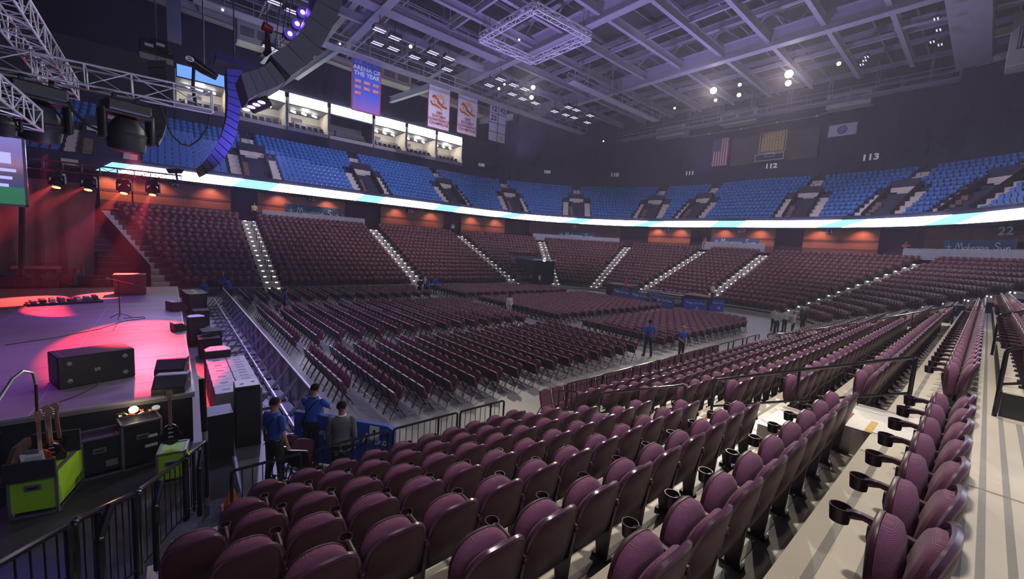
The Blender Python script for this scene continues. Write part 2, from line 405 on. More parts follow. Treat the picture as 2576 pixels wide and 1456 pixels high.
# ------------------------------------------------------------------ aisle stairs
def aisle(T,u,w,k0,k1,lights=True,name='trim_aisle_steps',mt=None,du=0.,half=True):
    mb=MB(); mp=MB()
    for k in range(k0,k1):
        P,n=T.pt(k,u); t=np.array([-n[1],n[0]]); Q=T.pt(k-1,u,-.16)[0]; B=T.pt(k,u,-.16)[0]; z=T.z(k,u); r=T.rise(u)
        c0=P+t*du; run=(Q-B)@n
        M=Matrix(((t[0],n[0],0),(t[1],n[1],0),(0,0,1)))
        cc=B+t*du+n*(run/2)
        mb.box((cc[0],cc[1],z+.006),(w,run,.012),M)
        hs=B+t*du+n*(run+run*.2); mb.box((hs[0],hs[1],z-r/2),(w,run*.42,r-.004),M)
        fr_=Q+t*du+n*.012; mb.box((fr_[0],fr_[1],z-r/2+.003),(w,.02,r),M)
        if lights:
            for sx in (-.27,.27):
                q=hs+t*sx*w+n*(run*.22); mp.box((q[0],q[1],z-.03),(.2,.012,.09),M); q=B+t*du+n*(run-.0)+t*sx*w; 
    o=struct(mb.build(name,mt or stairm)); o2=None
    if lights: struct(mp.build('trim_step_lights',mat('step_light',(.8,.8,.75),.4,emit=(1,.95,.82),es=1.6)))
for u in LA[1:]: aisle(LOW,u,1.25,0,15)
LA0=lambda k:-.2-.29*k
mb=MB(); mp=MB(); mw=MB()
for k in range(15):
    P,n=LOW.pt(k,0); z=LOW.z(k,0); y=P[1]; x=LA0(k); r=LOW.rise(0)
    mb.box((x,y-.3,z+.006),(1.0,.9,.012)); mb.box((x,y-.80,z-r/2),(1.0,.36,r-.004)); 
    for s in (-.25,.25): mp.box((x+s,y-.985,z-.06),(.22,.012,.12))
struct(mb.build('trim_aisle_steps',stairm)); struct(mp.build('trim_step_lights',mat('step_light_dim',(.7,.68,.7),.4,nz=.1)))
mw.add([(-.95,36.3,0),(-5.1,50.2,0),(-5.1,50.2,7.0),(-.95,36.3,2.2)],[(0,1,2,3)]); struct(mw.build('wall_stage_masking',mat('masking_black',(.01,.009,.011),.9,nz=.3)))
mw=MB(); mw.box((-5.6,50.2,3.4),(1.2,.1,6.8)); struct(mw.build('wall_stage_masking',MATS['masking_black']))
# near aisles
def near_aisle(x,w):
    mb=MB(); my=MB(); mr=MB()
    for k in range(0,8):
        y0=YB(k-1)-.16 if k else 7.1
        mb.box((x,y0+.16,ZT(k)-.18),(w,.32,.352))
        mb.box((x,y0-.3,ZT(k)+.005),(w-.02,.6,.01))
        my.box((x-.42 if k%2 else x+.42,y0+.03,ZT(k)+.012),(.52,.07,.006)); 
        if k in(5,7): mr.box((x-.3,y0+.3,ZT(k)-.0),(w*.5,.06,.012))
    struct(mb.build('trim_near_aisle_steps',mat('near_step',(.62,.57,.50),.4,nz=.15,sc=2))); struct(my.build('trim_yellow_strip',yel)); struct(mr.build('trim_red_strip',redm))
near_aisle(7.22,1.25); near_aisle(23.2,1.3)
mb=MB(); mb.box((16.5,-.56,ZT(7)+.12),(1.26,.42,.24)); mb.box((16.5,-1.07,ZT(7)+.24),(1.26,.6,.48)); struct(mb.build('trim_walkway_steps',mat('step_box',(.45,.42,.3),.6,nz=.2)))
# ------------------------------------------------------------------ upper vomitories and stairs
UA=[]
for px,py in ((262,335),(637,395),(917,440),(1127,478),(1283,505),(1447,515),(1640,525),(1757,520),(2022,512),(2255,488),(2490,470)):
    UA.append(ring_at(px,py,60.0,52.5)[0])
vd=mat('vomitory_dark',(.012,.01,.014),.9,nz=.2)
for u in UA:
    aisle(UPP,u,1.15,7,12,False,'trim_upper_stairs'); 
    for s in (-1,1): aisle(UPP,u,.95,0,7,False,'trim_upper_stairs',du=s*1.75)
    P,n=UPP.pt(0,u,.1); t=np.array([-n[1],n[0]]); M=Matrix(((t[0],n[0],0),(t[1],n[1],0),(0,0,1)))
    B=UPP.pt(6,u,.1)[0]; L=(P-B)@n; z0=9.8; z1=UPP.z(7,u)+.25
    mw=MB(); c=(P+B)/2
    for s in (-1,1):
        # sloping side walls of the well
        a=P+t*s*1.25; b=B+t*s*1.25; q=[(*a,z0),(*a,z0+.9),(*b,z1+.45),(*b,z0)]
        mw.prism(q,(t[0]*s,t[1]*s,0),-.06,.06,0)
    e=B+n*.0; mw.box((e[0],e[1],z1-.28),(2.5,.2,.5),M,1)      # lintel
    mw.box((e[0],e[1],z1+.42),(2.6,.12,.75),M,2)               # dark parapet over the lintel
    d=B+n*.05; mw.box((d[0],d[1],(z0+z1-.7)/2),(2.4,.06,z1-.7-z0),M,0)  # dark panel fills the opening in place of its shade
    mw.box((c[0],c[1],z0+.02),(2.4,L,.04),M,0)
    for s,j in ((-1,0),):
        for k in range(5):
            q=c+t*(-.9)+n*(L*.5-.35-.5*k); mw.box((q[0],q[1],z0+.2+.22*k),(.55,.5,.44+.44*k),M,3)
    struct(mw.build('wall_vomitory',[vd,stairm,navy,mat('wood_dull',(.2,.12,.1),.7,nz=.3)]))
# ------------------------------------------------------------------ padded arena seat (near block, fully detailed)
def dome(w,z0,z1,nt=14,p=2.4):
    """outline in (x,z): straight lower sides and a rounded top"""
    h=(z1-z0)*.62; P=[(-w/2*.86,z0),(w/2*.86,z0)]
    P=[(-w*.36,z0),(w*.36,z0),(w*.46,z0+.06)]
    for i in range(nt+1):
        t=math.pi*i/nt; c,s=math.cos(t),math.sin(t)
        P.append((w/2*math.copysign(abs(c)**(2/p),c),z1-h+h*abs(s)**(2/p)))
    P.append((-w*.46,z0+.06)); return P
def pad(mb,out,y0f,thick,inset=.03,sgn=1,mi=0,curve=.0,mi2=None):
    """rounded pad: outline at back, same outline, inset front. y0f(x,z)->y of back face; sgn = direction of the bulge"""
    n=len(out); cx=sum(p[0] for p in out)/n; cz=sum(p[1] for p in out)/n; rings=[]
    for ins,t in ((0.,0.),(0.,thick*.55),(inset*.4,thick*.88),(inset,thick)):
        r=[]
        for x,z in out:
            dx,dz=x-cx,z-cz; l=math.hypot(dx,dz); f=max(0,(l-ins)/l); X,Z=cx+dx*f,cz+dz*f; r.append((X,y0f(X,Z)+sgn*t,Z))
        rings.append(r)
    r=[]; 
    for x,z in out: X,Z=cx+(x-cx)*.5,cz+(z-cz)*.5; r.append((X,y0f(X,Z)+sgn*(thick+.012),Z))
    rings.append(r); vs=[p for r in rings for p in r]; fs=[]
    for i in range(len(rings)-1):
        for j in range(n):
            q=(i*n+j,i*n+(j+1)%n,(i+1)*n+(j+1)%n,(i+1)*n+j); fs.append(q if sgn<0 else q[::-1])
    k=len(rings)-1; cap=tuple(k*n+j for j in range(n)); fs.append(cap if sgn<0 else cap[::-1]); b=tuple(range(n)); fs.append(b[::-1] if sgn<0 else b)
    mb.add(vs,fs,mi); return mb
# local axes: x along the row, +y the way the sitter faces, z up from the tread; back top at y=0, z=.87
def yb(x,z): return .02+(.85-z)*.20+.10*(1-(abs(x)/.25)**2)*0-.10*(x/.25)**2*-.35
SEATM={}
s=MB(); out=dome(.49,.30,.85,16,3.4); pad(s,out,lambda x,z:yb(x,z)-.012,.03,.012,-1)
SEATM['shell']=s.mesh('back_shell',pla,True)
s=MB(); lip=[(x*1.01,yb(x,z)-.02,z+.004) for x,z in out[2:-1]]; s.tube(lip,.021,6)
SEATM['lip']=s.mesh('shell_rim',mat('rim_sheen',(.075,.028,.055),.25,nz=.1),True)  # rim coloured lighter purple to stand in for its sheen
s=MB(); pad(s,dome(.445,.40,.83,14,2.7),lambda x,z:yb(x,z),.055,.04,1); SEATM['cush']=s.mesh('back_cushion',fab,True)
def ys(x,z): return .225+(z-.40)*.05
s=MB(); so=dome(.47,.38,.805,16,2.5); pad(s,so,ys,.075,.05,-1); SEATM['seat']=s.mesh('seat',fab,True)
s=MB(); pad(s,dome(.475,.37,.81,16,2.5),lambda x,z:ys(x,z)+.002,.03,.02,1); SEATM['pan']=s.mesh('seat_pan',pla,True)
s=MB(); s.lathe([(0,-.003),(.02,-.003),(.02,.003),(0,.003)],10,Matrix.Rotation(math.radians(-62),4,'X')@Matrix.Scale(.72,4,(0,1,0)),0,(-.10,.266,.775)); SEATM['plate']=s.mesh('number_plate',plate)
ax=.27
s=MB(); s.tube([(ax,.05,.60),(ax,.16,.612),(ax,.28,.63),(ax,.36,.64)],[.022,.028,.026,.022],8)
s.box((ax,.18,.575),(.04,.28,.05),bev=.012); SEATM['arm']=s.mesh('armrest',pla,True)
s=MB()
for k in range(1):
    prof=[(.046,-.085),(.052,-.02),(.056,.006),(.050,.006),(.045,-.02),(.040,-.075)]
    s.lathe(prof,18,None,0,(ax,.445,.645))
s.tube([(ax,.34,.638),(ax,.38,.632),(ax,.41,.62)],[.022,.03,.028],8); SEATM['cup']=s.mesh('cup_holder',armm,True)
s=MB(); s.prism([(ax,.06,.58),(ax,.32,.6),(ax,.32,.54),(ax,.26,.25),(ax,.22,.03),(ax,.12,.03),(ax,.10,.3)],(1,0,0),-.018,.018)
SEATM['stand']=s.mesh('standard',armm,False)
s=MB(); s.beam((-.25,.15,.3),(.25,.15,.3),.035,.05); s.box((ax,.17,.015),(.09,.16,.03)); s.tube([(-.25,.2,.36),(.25,.2,.36)],.014,6)
SEATM['mount']=s.mesh('mounting_bar',iron)
def make_seat(label,group):
    r=thing('arena_seat',label,'seat',(0,0,0),0,group)
    bk=link('backrest',SEATM['shell'],r); link('rim',SEATM['lip'],bk); link('back_cushion',SEATM['cush'],bk)['label']='ribbed burgundy fabric cushion'
    st=link('seat_cushion',SEATM['seat'],r); st['label']='burgundy fabric fold-up seat'; pn=link('seat_pan',SEATM['pan'],st); link('number_plate',SEATM['plate'],pn)['label']='small white oval number plate'
    a=link('armrest',SEATM['arm'],r); link('cup_holder',SEATM['cup'],a); link('end_standard',SEATM['stand'],r); link('mounting_bar',SEATM['mount'],r); return r
near=[]   # (x,y,z,row,index,block)
for k in range(8):
    y,z=YB(k),ZT(k)
    x=[1.02,.63,.12,.44-.54,-.3,-.05,.36,-.02][k]; i0=[]
    while x<6.42:
        i0.append(x)
        x+=.54
    i0=i0[::-1]
    for i,x in enumerate(i0): near.append((x,y,z,k,i,'A'))
    x=8.13+.05*(k%3)
    i=0
    while x<22.3: near.append((x,y,z,k,i,'B')); x+=.54; i+=1
    x=24.1; i=0
    while x<32.6: near.append((x,y,z,k,i,'C')); x+=.54; i+=1
for k in range(0,4):
    x=9.55; i=0
    while x<32: 
        if not 15.6<x<17.4: near.append((x,-.75-.915*k,ZT(7)+.355*(k+1),k,i,'D')); 
        x+=.54; i+=1
near=[n for n in near if inview((n[0],n[1],n[2]+.6),80)]
near.sort(key=lambda n:math.dist(n[:3],(0,0,5)))
BL={'A':'block nearest the stage','B':'block past the first aisle','C':'block past the second aisle','D':'block above the walkway'}
proto=None; stuffnear=[]
for j,(x,y,z,k,i,b) in enumerate(near):
    if j<300:
        lab=f"burgundy fold-up seat, {ORD[i]} from the aisle, {ORD[k]} row up, {BL[b]}"
        g='burgundy seats in the '+BL[b]
        if proto is None: proto=make_seat(lab,g); o=proto
        else: o=copy_tree(proto,label=lab)
        o['group']=g; o.location=(x,y,z)
        if i==0 or True: o.rotation_euler=(0,0,0)
    else: stuffnear.append((x,y,z,0.))
# ------------------------------------------------------------------ simple versions of the seat for the far stands
def lowseat(mats):
    s=MB()
    def dm(w,z0,z1): 
        return [(-w*.42,z0),(w*.42,z0),(w*.5,z0+.12),(w*.5,z1-.14),(w*.36,z1-.03),(w*.12,z1),(-w*.12,z1),(-w*.36,z1-.03),(-w*.5,z1-.14),(-w*.5,z0+.12)]
    o=dm(.49,.3,.85); s.prism([(x,yb(x,z),z) for x,z in o],(0,1,0),-.03,.045,0)
    for i in range(3,8): 
        a,b=o[i],o[i+1]; s.beam((a[0],yb(*a)-.02,a[1]),(b[0],yb(*b)-.02,b[1]),.05,.022,2)
    o=dm(.46,.38,.805); s.prism([(x,ys(x,z),z) for x,z in o],(0,1,0),-.06,.03,1)
    s.box((.27,.2,.6),(.045,.34,.045)); s.box((.27,.2,.33),(.035,.25,.55)); s.lathe([(.05,-.04),(.055,.04),(.03,.04),(.03,-.04)],6,None,0,(.27,.45,.63))
    s.box((-.05,.262,.80),(.10,.02,.03),None,3)  # number plate enlarged and white to imitate the glint on each seat
    return s
ls=lowseat(None)
rimm=MATS['rim_sheen']
def seats_on(T,us,w2,pitch,wells=None,kmax=None):
    """(k,u,pos,rz,section,index) for the sections between aisles"""
    out=[]
    for si in range(len(us)-1):
        for k in range(T.K if kmax is None else kmax):
            a,b=us[si],us[si+1]; a=LA0(k) if (T is LOW and si==0) else a; n=max(8,int((b-a)/.25)); uu=np.linspace(a,b,n+1)
            P=np.array([T.pt(k,u)[0] for u in uu]); D=np.concatenate([[0],np.cumsum(np.hypot(*np.diff(P,axis=0).T))])
            m0=w2(k,us[si]); m1=w2(k,us[si+1]); Lf=D[-1]-m0-m1; c=int(Lf/pitch)
            if c<1: continue
            for i in range(c):
                d=m0+(Lf-c*pitch)/2+pitch*(i+.5); u=np.interp(d,D,uu); p,nn=T.pt(k,u)
                out.append((k,u,(p[0],p[1],T.z(k,u)),math.atan2(-nn[0],nn[1]),si,i))
    return out
low=seats_on(LOW,LA,lambda k,u:.68,.54)
# the tunnel through sections by the far corner and the top right gaps stay free of seats
tun0,tun1=35.0,37.75
xf=[]; 
for k,u,p,rz,si,i in low:
    if tun0-.1<u<tun1+.1 and k<8: continue
    if not inview((p[0],p[1],p[2]+.5),30): continue
    xf.append((*p,rz))
stuff('arena_seat_rows',ls,xf+stuffnear,[plafar,plafar,rimm,plate],'rows of burgundy fold-up seats filling the lower stands round the arena floor','seats')
# ------------------------------------------------------------------ blue upper seats
bs=MB()
o_=[(-.21,.42),(.21,.42),(.235,.55),(.235,.74),(.18,.83),(.07,.855),(-.07,.855),(-.18,.83),(-.235,.74),(-.235,.55)]
def bluemesh(part):
    s=MB()
    if part!='seat':
        s.prism([(x,.02+(.85-z)*.12,z) for x,z in o_],(0,1,0),-.02,.02,0)
        for i in range(3,8): s.beam((o_[i][0],.03,o_[i][1]),(o_[i+1][0],.03,o_[i+1][1]),.05,.025,1)
        s.box((.25,.15,.6),(.03,.28,.03)); s.box((.25,.1,.3),(.03,.18,.6))
    if part!='back':
        s.prism([(-.2,.27,.40),(.2,.27,.40),(.2,.33,.70),(.15,.345,.80),(-.15,.345,.80),(-.2,.33,.70)],(0,1,0),-.03,.03,0)
        s.box((0,.385,.66),(.05,.02,.05),None,1)
    return s
blb=bluemesh('back').mesh('backrest',[blue,bluehi]); bls=bluemesh('seat').mesh('seat',[blue,bluehi]); bla=bluemesh('all')
UAx=[-13.5]+UA+[U4+6]
def wup(k,u):
    if u in UA: return 2.3 if k<7 else .65
    return .1
up=[q for q in seats_on(UPP,UAx,wup,.52) if inview((q[2][0],q[2][1],q[2][2]+.5),10)]
up.sort(key=lambda q:math.dist(q[2],(0,0,5)))
SECT=['section at the far left','section left of 106','section 106','section 107','section 108','section 109','section 110','section 111','section 112','section 113','section 114','section at the far right','section at the right edge']
bp=None; xs=[]
for j,(k,u,p,rz,si,i) in enumerate(up):
    if j<300:
        sec=SECT[min(si,12)]
        lab=f"blue fold-up balcony seat, {ORD[i]} from the left, {ORD[k]} row up, {sec}"
        if bp is None:
            bp=thing('balcony_chair',lab,'seat',p,rz,'blue balcony seats'); link('backrest',blb,bp); link('seat',bls,bp)
        else: copy_tree(bp,p,rz,lab)
    else: xs.append((*p,rz))
stuff('balcony_chair_rows',bla,xs,[blue,bluehi],'rows of blue plastic seats filling the upper balcony','seats')
# ------------------------------------------------------------------ folding chairs on the arena floor
chf=mat('chair_fabric',(.20,.055,.085),.7,nz=.25,sc=20); chm=mat('chair_frame',(.085,.03,.04),.3,.3,nz=.1); chb=mat('chair_underside',(.012,.012,.02),.4,nz=.2); che=mat('chair_edge_glint',(.5,.46,.55),.25,.3,nz=.1)  # pale edge colour stands in for the glint along the raised seats
def ydn(z): return .0+(.86-z)*.22
def chair_parts():
    b=MB(); o=[(-.2,.52),(.2,.52),(.222,.6),(.222,.72),(.19,.80),(.1,.85),(0,.862),(-.1,.85),(-.19,.80),(-.222,.72),(-.222,.6)]
    b.prism([(x,ydn(z),z) for x,z in o],(0,1,0),-.02,.035)
    s=MB(); q=[(-.2,.16,.36),(.2,.16,.36),(.21,.22,.5),(.2,.27,.7),(.17,.285,.745),(-.17,.285,.745),(-.2,.27,.7),(-.21,.22,.5)]
    s.prism(q,(0,1,0),-.05,.012,0); s.prism([(p[0]*.97,p[1],p[2]) for p in q],(0,1,0),.012,.03,1); s.beam((-.19,.29,.75),(.19,.29,.75),.03,.014,2)
    f=MB()
    for sx in (-.22,.22):
        f.tube([(sx,0,.86),(sx,.19,.42),(sx,.40,.0)],.014,5); f.tube([(sx,.24,.42),(sx,.05,.18),(sx,-.06,0)],.014,5)
    f.tube([(-.22,.34,.14),(.22,.34,.14)],.012,5); f.tube([(-.22,.0,.10),(.22,.0,.10)],.012,5)
    return b,s,f
cb,cs,cf=chair_parts(); CB=cb.mesh('backrest',chf,True); CS=cs.mesh('seat',[chf,chb,che]); CF=cf.mesh('leg_frame',chm)
call=MB(); 
b2=MB(); b2.prism([(x,ydn(z),z) for x,z in [(-.2,.52),(.2,.52),(.222,.72),(.15,.83),(0,.862),(-.15,.83),(-.222,.72)]],(0,1,0),-.02,.035); call.add(b2.v,b2.f,0)
call.add(cs.v,cs.f,0); call.mi[-len(cs.f):]=[ {0:0,1:1,2:2}[i] for i in cs.mi]
for sx in (-.22,.22): call.beam((sx,.0,.86),(sx,.40,0),.025,.025,3); call.beam((sx,.24,.42),(sx,-.06,0),.025,.025,3)
EXC=[atz(718,726,1.75)[:2],atz(1057,698,1.75)[:2],atz(1074,697,1.75)[:2],atz(1096,695,1.75)[:2],atz(1283,739,1.68)[:2],(17.82,10.32)]
rows=[]
def chair_row(x,y0,y1,ri,blk,skip=()):
    n=int((y1-y0)/.5)
    for i in range(n): 
        y=y0+.25+.5*i
        if not any(a<y<b for a,b in skip) and not any(math.hypot(x-e[0]+.1,y-e[1])<.62 for e in EXC): rows.append((x,y,0.,ri,i,blk))
for r in range(15):
    x=4.05+.9*r
    chair_row(x,10.15+(.0 if r else 1.6),16.5,r,'near front block'); chair_row(x,17.9,27.0,r,'centre front block'); chair_row(x,29.6,34.6,r,'far front block')
for r in range(15):
    x=19.6+.9*r
    y0=10.3 if r<13 else 11.0
    chair_row(x,y0,16.1 if r<14 else 15.,r,'near rear block'); 
    if x<33.9: chair_row(x,17.7,27.0,r,'centre rear block'); chair_row(x,28.6,34.6 if r<12 else 33.,r,'far rear block')
rows=[r for r in rows if inview(r[:3],60)]
rows.sort(key=lambda n:math.dist(n[:3],(0,0,5)))
cp=None; xs=[]
for j,(x,y,z,r,i,bk_) in enumerate(rows):
    if j<300:
        lab=f"burgundy folding chair, {ORD[i]} from the near end, {ORD[r]} row back, {bk_}"
        if cp is None:
            cp=thing('folding_chair',lab,'chair',(x,y,0),math.pi/2,'folding chairs on the arena floor'); link('backrest',CB,cp); link('seat',CS,cp)['label']='flipped-up seat with black underside'; link('leg_frame',CF,cp)
        else: copy_tree(cp,(x,y,0),math.pi/2,lab)
    else: xs.append((x,y,0.,math.pi/2))
stuff('folding_chair_rows',call,xs,[chf,chb,che,chm],'rows of burgundy folding chairs set out on the arena floor','chairs')
# chairs folded flat against the near floor rail
fl=MB(); q=[(-.2,0,.42),(.2,0,.42),(.22,0,.7),(.17,0,.86),(0,0,.9),(-.17,0,.86),(-.22,0,.7)]
i=0; fp=None
for x in np.arange(8.3,20.2,.52):
    lab=f"burgundy folding chair leaning by the floor rail, {ORD[i]} from the gap"
    if fp is None:
        fp=thing('leaning_chair',lab,'chair',(x,7.95,0),math.pi,'chairs leaning along the floor rail')
        a=MB(); a.prism([(p[0],.1-(p[2]-.42)*.25,p[2]) for p in q],(0,1,0),-.02,.03); a.build('backrest',chf,fp)
        a=MB(); a.prism([(-.2,.28,.12),(.2,.28,.12),(.21,.16,.42),(-.21,.16,.42)],(0,1,0),-.02,.03); a.build('seat',chf,fp)
        a=MB()
        for sx in (-.22,.22): a.tube([(sx,.0,.88),(sx,.2,.2),(sx,.24,0)],.014,6); a.tube([(sx,.1,.42),(sx,-.12,0)],.014,6)
        a.build('leg_frame',chm,fp)
    else: copy_tree(fp,(x,7.95,0),math.pi,lab)
    i+=1
# ------------------------------------------------------------------ lettering on the bowl
numm=mat('number_white',(.8,.78,.75),.5,nz=.1,emit=(.9,.9,1),es=.12); nump=mat('number_pale',(.62,.55,.75),.5,nz=.1)
def ring_sign(px,py,Xe,Yo,inn=.05): 
    u,P,z=ring_at(px,py,Xe,Yo); n=plan(u,Xe,Yo)[1]; P=P+n*inn; return u,(P[0],P[1],z),(-n[1],n[0],0),n
for t,px,py,h in (('106',741,345,13),('107',978,391,13)):
    o=aty(px,py,57.95); ob=put_text(t,h*1.25*60/1016,numm,o,(1,0,0),(0,0,1),name='section_number',ext=.03,bold=.02,sx=1.15,align='CENTER'); tag(ob,f'white section number {t} on the dark fascia under the suites','sign','section numbers')
for t,px,py,h in (('108',1210,415,10),('109',1376,433,10),('110',1546,440,11),('111',1735,436,11),('112',1940,418,13),('113',2190,396,15)):
    u,o,x,n=ring_sign(px,py,66.4,58.2,.08); d=math.dist(o,(0,0,5)); ob=put_text(t,h*1.0*d/1016,numm,o,x,(0,0,1),name='section_number',ext=.03,bold=.035,sx=1.15); tag(ob,f'white section number {t} on the dark wall above the blue seats','sign','section numbers')
# warm panelled bays of the concourse with section numbers
BX,BY=59.6,52.9
sconce=[]
def bay(num,pa,pb,py,h,tone,lit=True,npx=None,npy=None,low=6.9):
    u0=ring_at(pa,py,BX,BY)[0]; u1=ring_at(pb,py,BX,BY)[0]; us=usamp(u0,u1)
    if len(us)<6: us=list(np.linspace(u0,u1,6))
    r=thing('panelled_bay',f'{"maroon" if tone is maroon else "warm timber"} panelled concourse bay below the ribbon, section {num}','wall panel',(*plan((u0+u1)/2,BX,BY)[0],6.0),0,'concourse bays')
    def strip(z0,z1,inn,nm,mt):
        mb=MB(); vs=[]
        for u in us:
            P,n=plan(u,BX,BY); P=P+n*inn; Q=P-n*.12; vs+=[(*P,z0),(*P,z1),(*Q,z1),(*Q,z0)]
        k=len(us); fs=[]
        for i in range(k-1):
            for a in range(4): fs.append((4*i+a,4*i+(a+1)%4,4*i+4+(a+1)%4,4*i+4+a))
        fs+=[(0,1,2,3),(4*k-1,4*k-2,4*k-3,4*k-4)]; mb.add(vs,fs); o=mb.build(nm,mt,r); o.matrix_parent_inverse=parent_inv(r); return o
    strip(7.95,9.15,.0,'upper_panel',tone); strip(7.72,7.95,.05,'rail',woodd); strip(low,7.72,.0,'lower_panel',tone); strip(6.02,low,-.03,'base_panel',woodd)
    if num in NUMS:
        u,o,x,n=ring_sign(npx,npy,BX,BY,.32); ob=put_text(num,h*1.1*math.dist(o,(0,0,5))/1016,nump,o,x,(0,0,1),name='section_number',ext=.02,bold=.025,sx=1.15); tag(ob,f'pale section number {num} hung under the ribbon board','sign','section numbers')
        mb=MB(); q=ringpt(u,0,.3,BX,BY); mb.prism([(q[0]-x[0]*.5,q[1]-x[1]*.5,9.15),(q[0]+x[0]*.5,q[1]+x[1]*.5,9.15),(q[0]+x[0]*.2,q[1]+x[1]*.2,8.75),(q[0]-x[0]*.2,q[1]-x[1]*.2,8.75)],(n[0],n[1],0),-.15,-.05); b=mb.build('hanging_speaker',blackm); tag(b,f'small dark loudspeaker hung behind the number {num}','speaker','concourse speakers')
    if lit:
        for f in (.22,.78):
            u=u0+(u1-u0)*f; P,n=plan(u,BX,BY); sconce.append((P+n*1.15,P+n*.1))
NUMS=('15','16','17','18','19','20','21','22','14')
bay('13',250,330,470,10,wood,True); bay('14',335,580,475,10,wood,True,440,463)
bay('15',648,868,510,12,wood,True,782,500); bay('16',958,1117,528,12,wood,True,1030,530); bay('17',1160,1271,548,11,wood,True,1215,548)
bay('18',1330,1562,574,9,maroon,False,1444,570); bay('19',1632,1738,585,10,wood,True,1679,578); bay('20',1790,1951,585,13,wood,True,1868,580)
bay('21',2023,2214,585,13,wood,True,2088,581); bay('22',2330,2640,580,17,maroon,False,2541,582)
fixm=mat('downlight_rim',(.05,.05,.05),.4,nz=.1); glow=mat('downlight_lens',(1,.8,.6),.4,emit=(1,.72,.5),es=10)
for i,(P,T_) in enumerate(sconce):
    lamp('downlight_beam','SPOT',(P[0],P[1],9.08),190,(1,.46,.32),.12,(T_[0],T_[1],7.4),115,.8)
# Mohegan Sun cloth banners and bike-rack barriers in front of the bays
banb=mat('banner_blue',(.045,.12,.26),.7,nz=.25,sc=1.5); bant=mat('banner_white_ink',(.8,.8,.82),.6,nz=.1); banv=mat('banner_royal',(.025,.075,.42),.65,nz=.2,sc=2)
for pa,pb,yc,hh,sec in ((719,862,534,27,'15'),(1402,1496,592,17,'18'),(1787,1908,608,17,'20'),(2365,2550,621,24,'22')):
    XX,YY=58.6,52.0; ua_,Pa,_=ring_at(pa,yc,XX,YY); ub_,Pb,_=ring_at(pb,yc,XX,YY); um,Pm,zm=ring_at((pa+pb)/2,yc,XX,YY); d=math.hypot(*Pm); hz=hh*d/1016/1.0
    x=Vector((*(Pb-Pa),0)); L=x.length; x.normalize(); n=Vector((x.y,-x.x,0))
    r=thing('cloth_banner',f'blue cloth banner with white script hung on the barriers below section {sec}','banner',(*Pm,zm),0,'blue script banners')
    mb=MB(); N=24; vs=[]
    for i in range(N+1):
        for z in (-hz/2,hz/2): p=Vector((*Pm,zm))+x*(L*(i/N-.5))+n*(.03*math.sin(i*1.7)*(1 if z<0 else .3)); p.z+=z; vs.append(p)
    mb.add(vs,[(2*i,2*i+2,2*i+3,2*i+1) for i in range(N)]); o=mb.build('cloth',banb,r,True); o.matrix_parent_inverse=parent_inv(r)
    me,w=script_mesh('Mohegan Sun',hz*.62,bant,.12); ob=link('lettering',me,r); s=min(1,L*.9/w); ob.matrix_world=Matrix.Identity(4); ob.matrix_parent_inverse=parent_inv(r); ob.matrix_basis=frame_mat(Vector((*Pm,zm))+n*.05,x,(0,0,1))@Matrix.Scale(s,4)
bikem=mat('galvanised',(.60,.60,.66),.4,.2,nz=.15,sc=10); bikes=mat('barrier_sheet',(.55,.54,.6),.6,nz=.15)
bproto=None; bi=0
for sec,pa,pb,ya,yb_,cnt in (('15',660,918,541,561,9),('18',1340,1558,596,608,11),('20',1766,1924,617,625,6),('22',2270,2640,638,650,8)):
    XX,YY=57.5,51.0; A=ring_at(pa,ya,XX,YY)[1]; B=ring_at(pb,yb_,XX,YY)[1]; ua_=ring_at(pa,ya,XX,YY)[0]; ub_=ring_at(pb,yb_,XX,YY)[0]
    for i in range(cnt):
        u0,u1=ua_+(ub_-ua_)*i/cnt,ua_+(ub_-ua_)*(i+1)/cnt; P,_=plan(u0,XX,YY); Q,_=plan(u1,XX,YY); x=Q-P; L=np.hypot(*x)
        lab=f'pale barred crowd barrier on the concourse below section {sec}, {ORD[i]} from the left'
        z=ring_at((pa+pb)/2,(ya+yb_)/2,XX,YY)[2]-.55
        if bproto is None:
            bproto=thing('crowd_barrier',lab,'barrier',(0,0,0),0,'pale crowd barriers'); W0=2.0
            a=MB(); a.tube([(-.97,0,.08),(-.97,0,1.02),(-.9,0,1.1),(.9,0,1.1),(.97,0,1.02),(.97,0,.08)],.022,6,closed=True); a.build('frame',bikem,bproto)
            a=MB(); [a.box((-.9+.1*k,0,.58),(.05,.015,.96)) for k in range(19)]; a.build('bars',bikes,bproto)
            a=MB(); a.box((0,.05,.58),(1.84,.01,.9)); a.build('backing_sheet',mat('barrier_back',(.34,.33,.42),.7,nz=.2),bproto)
            o=bproto
        else: o=copy_tree(bproto,label=lab)
        m_=(P+Q)/2; o.location=(m_[0],m_[1],z); o.rotation_euler=(0,0,math.atan2(x[1],x[0])); o.scale=(L/2.0,1,1)
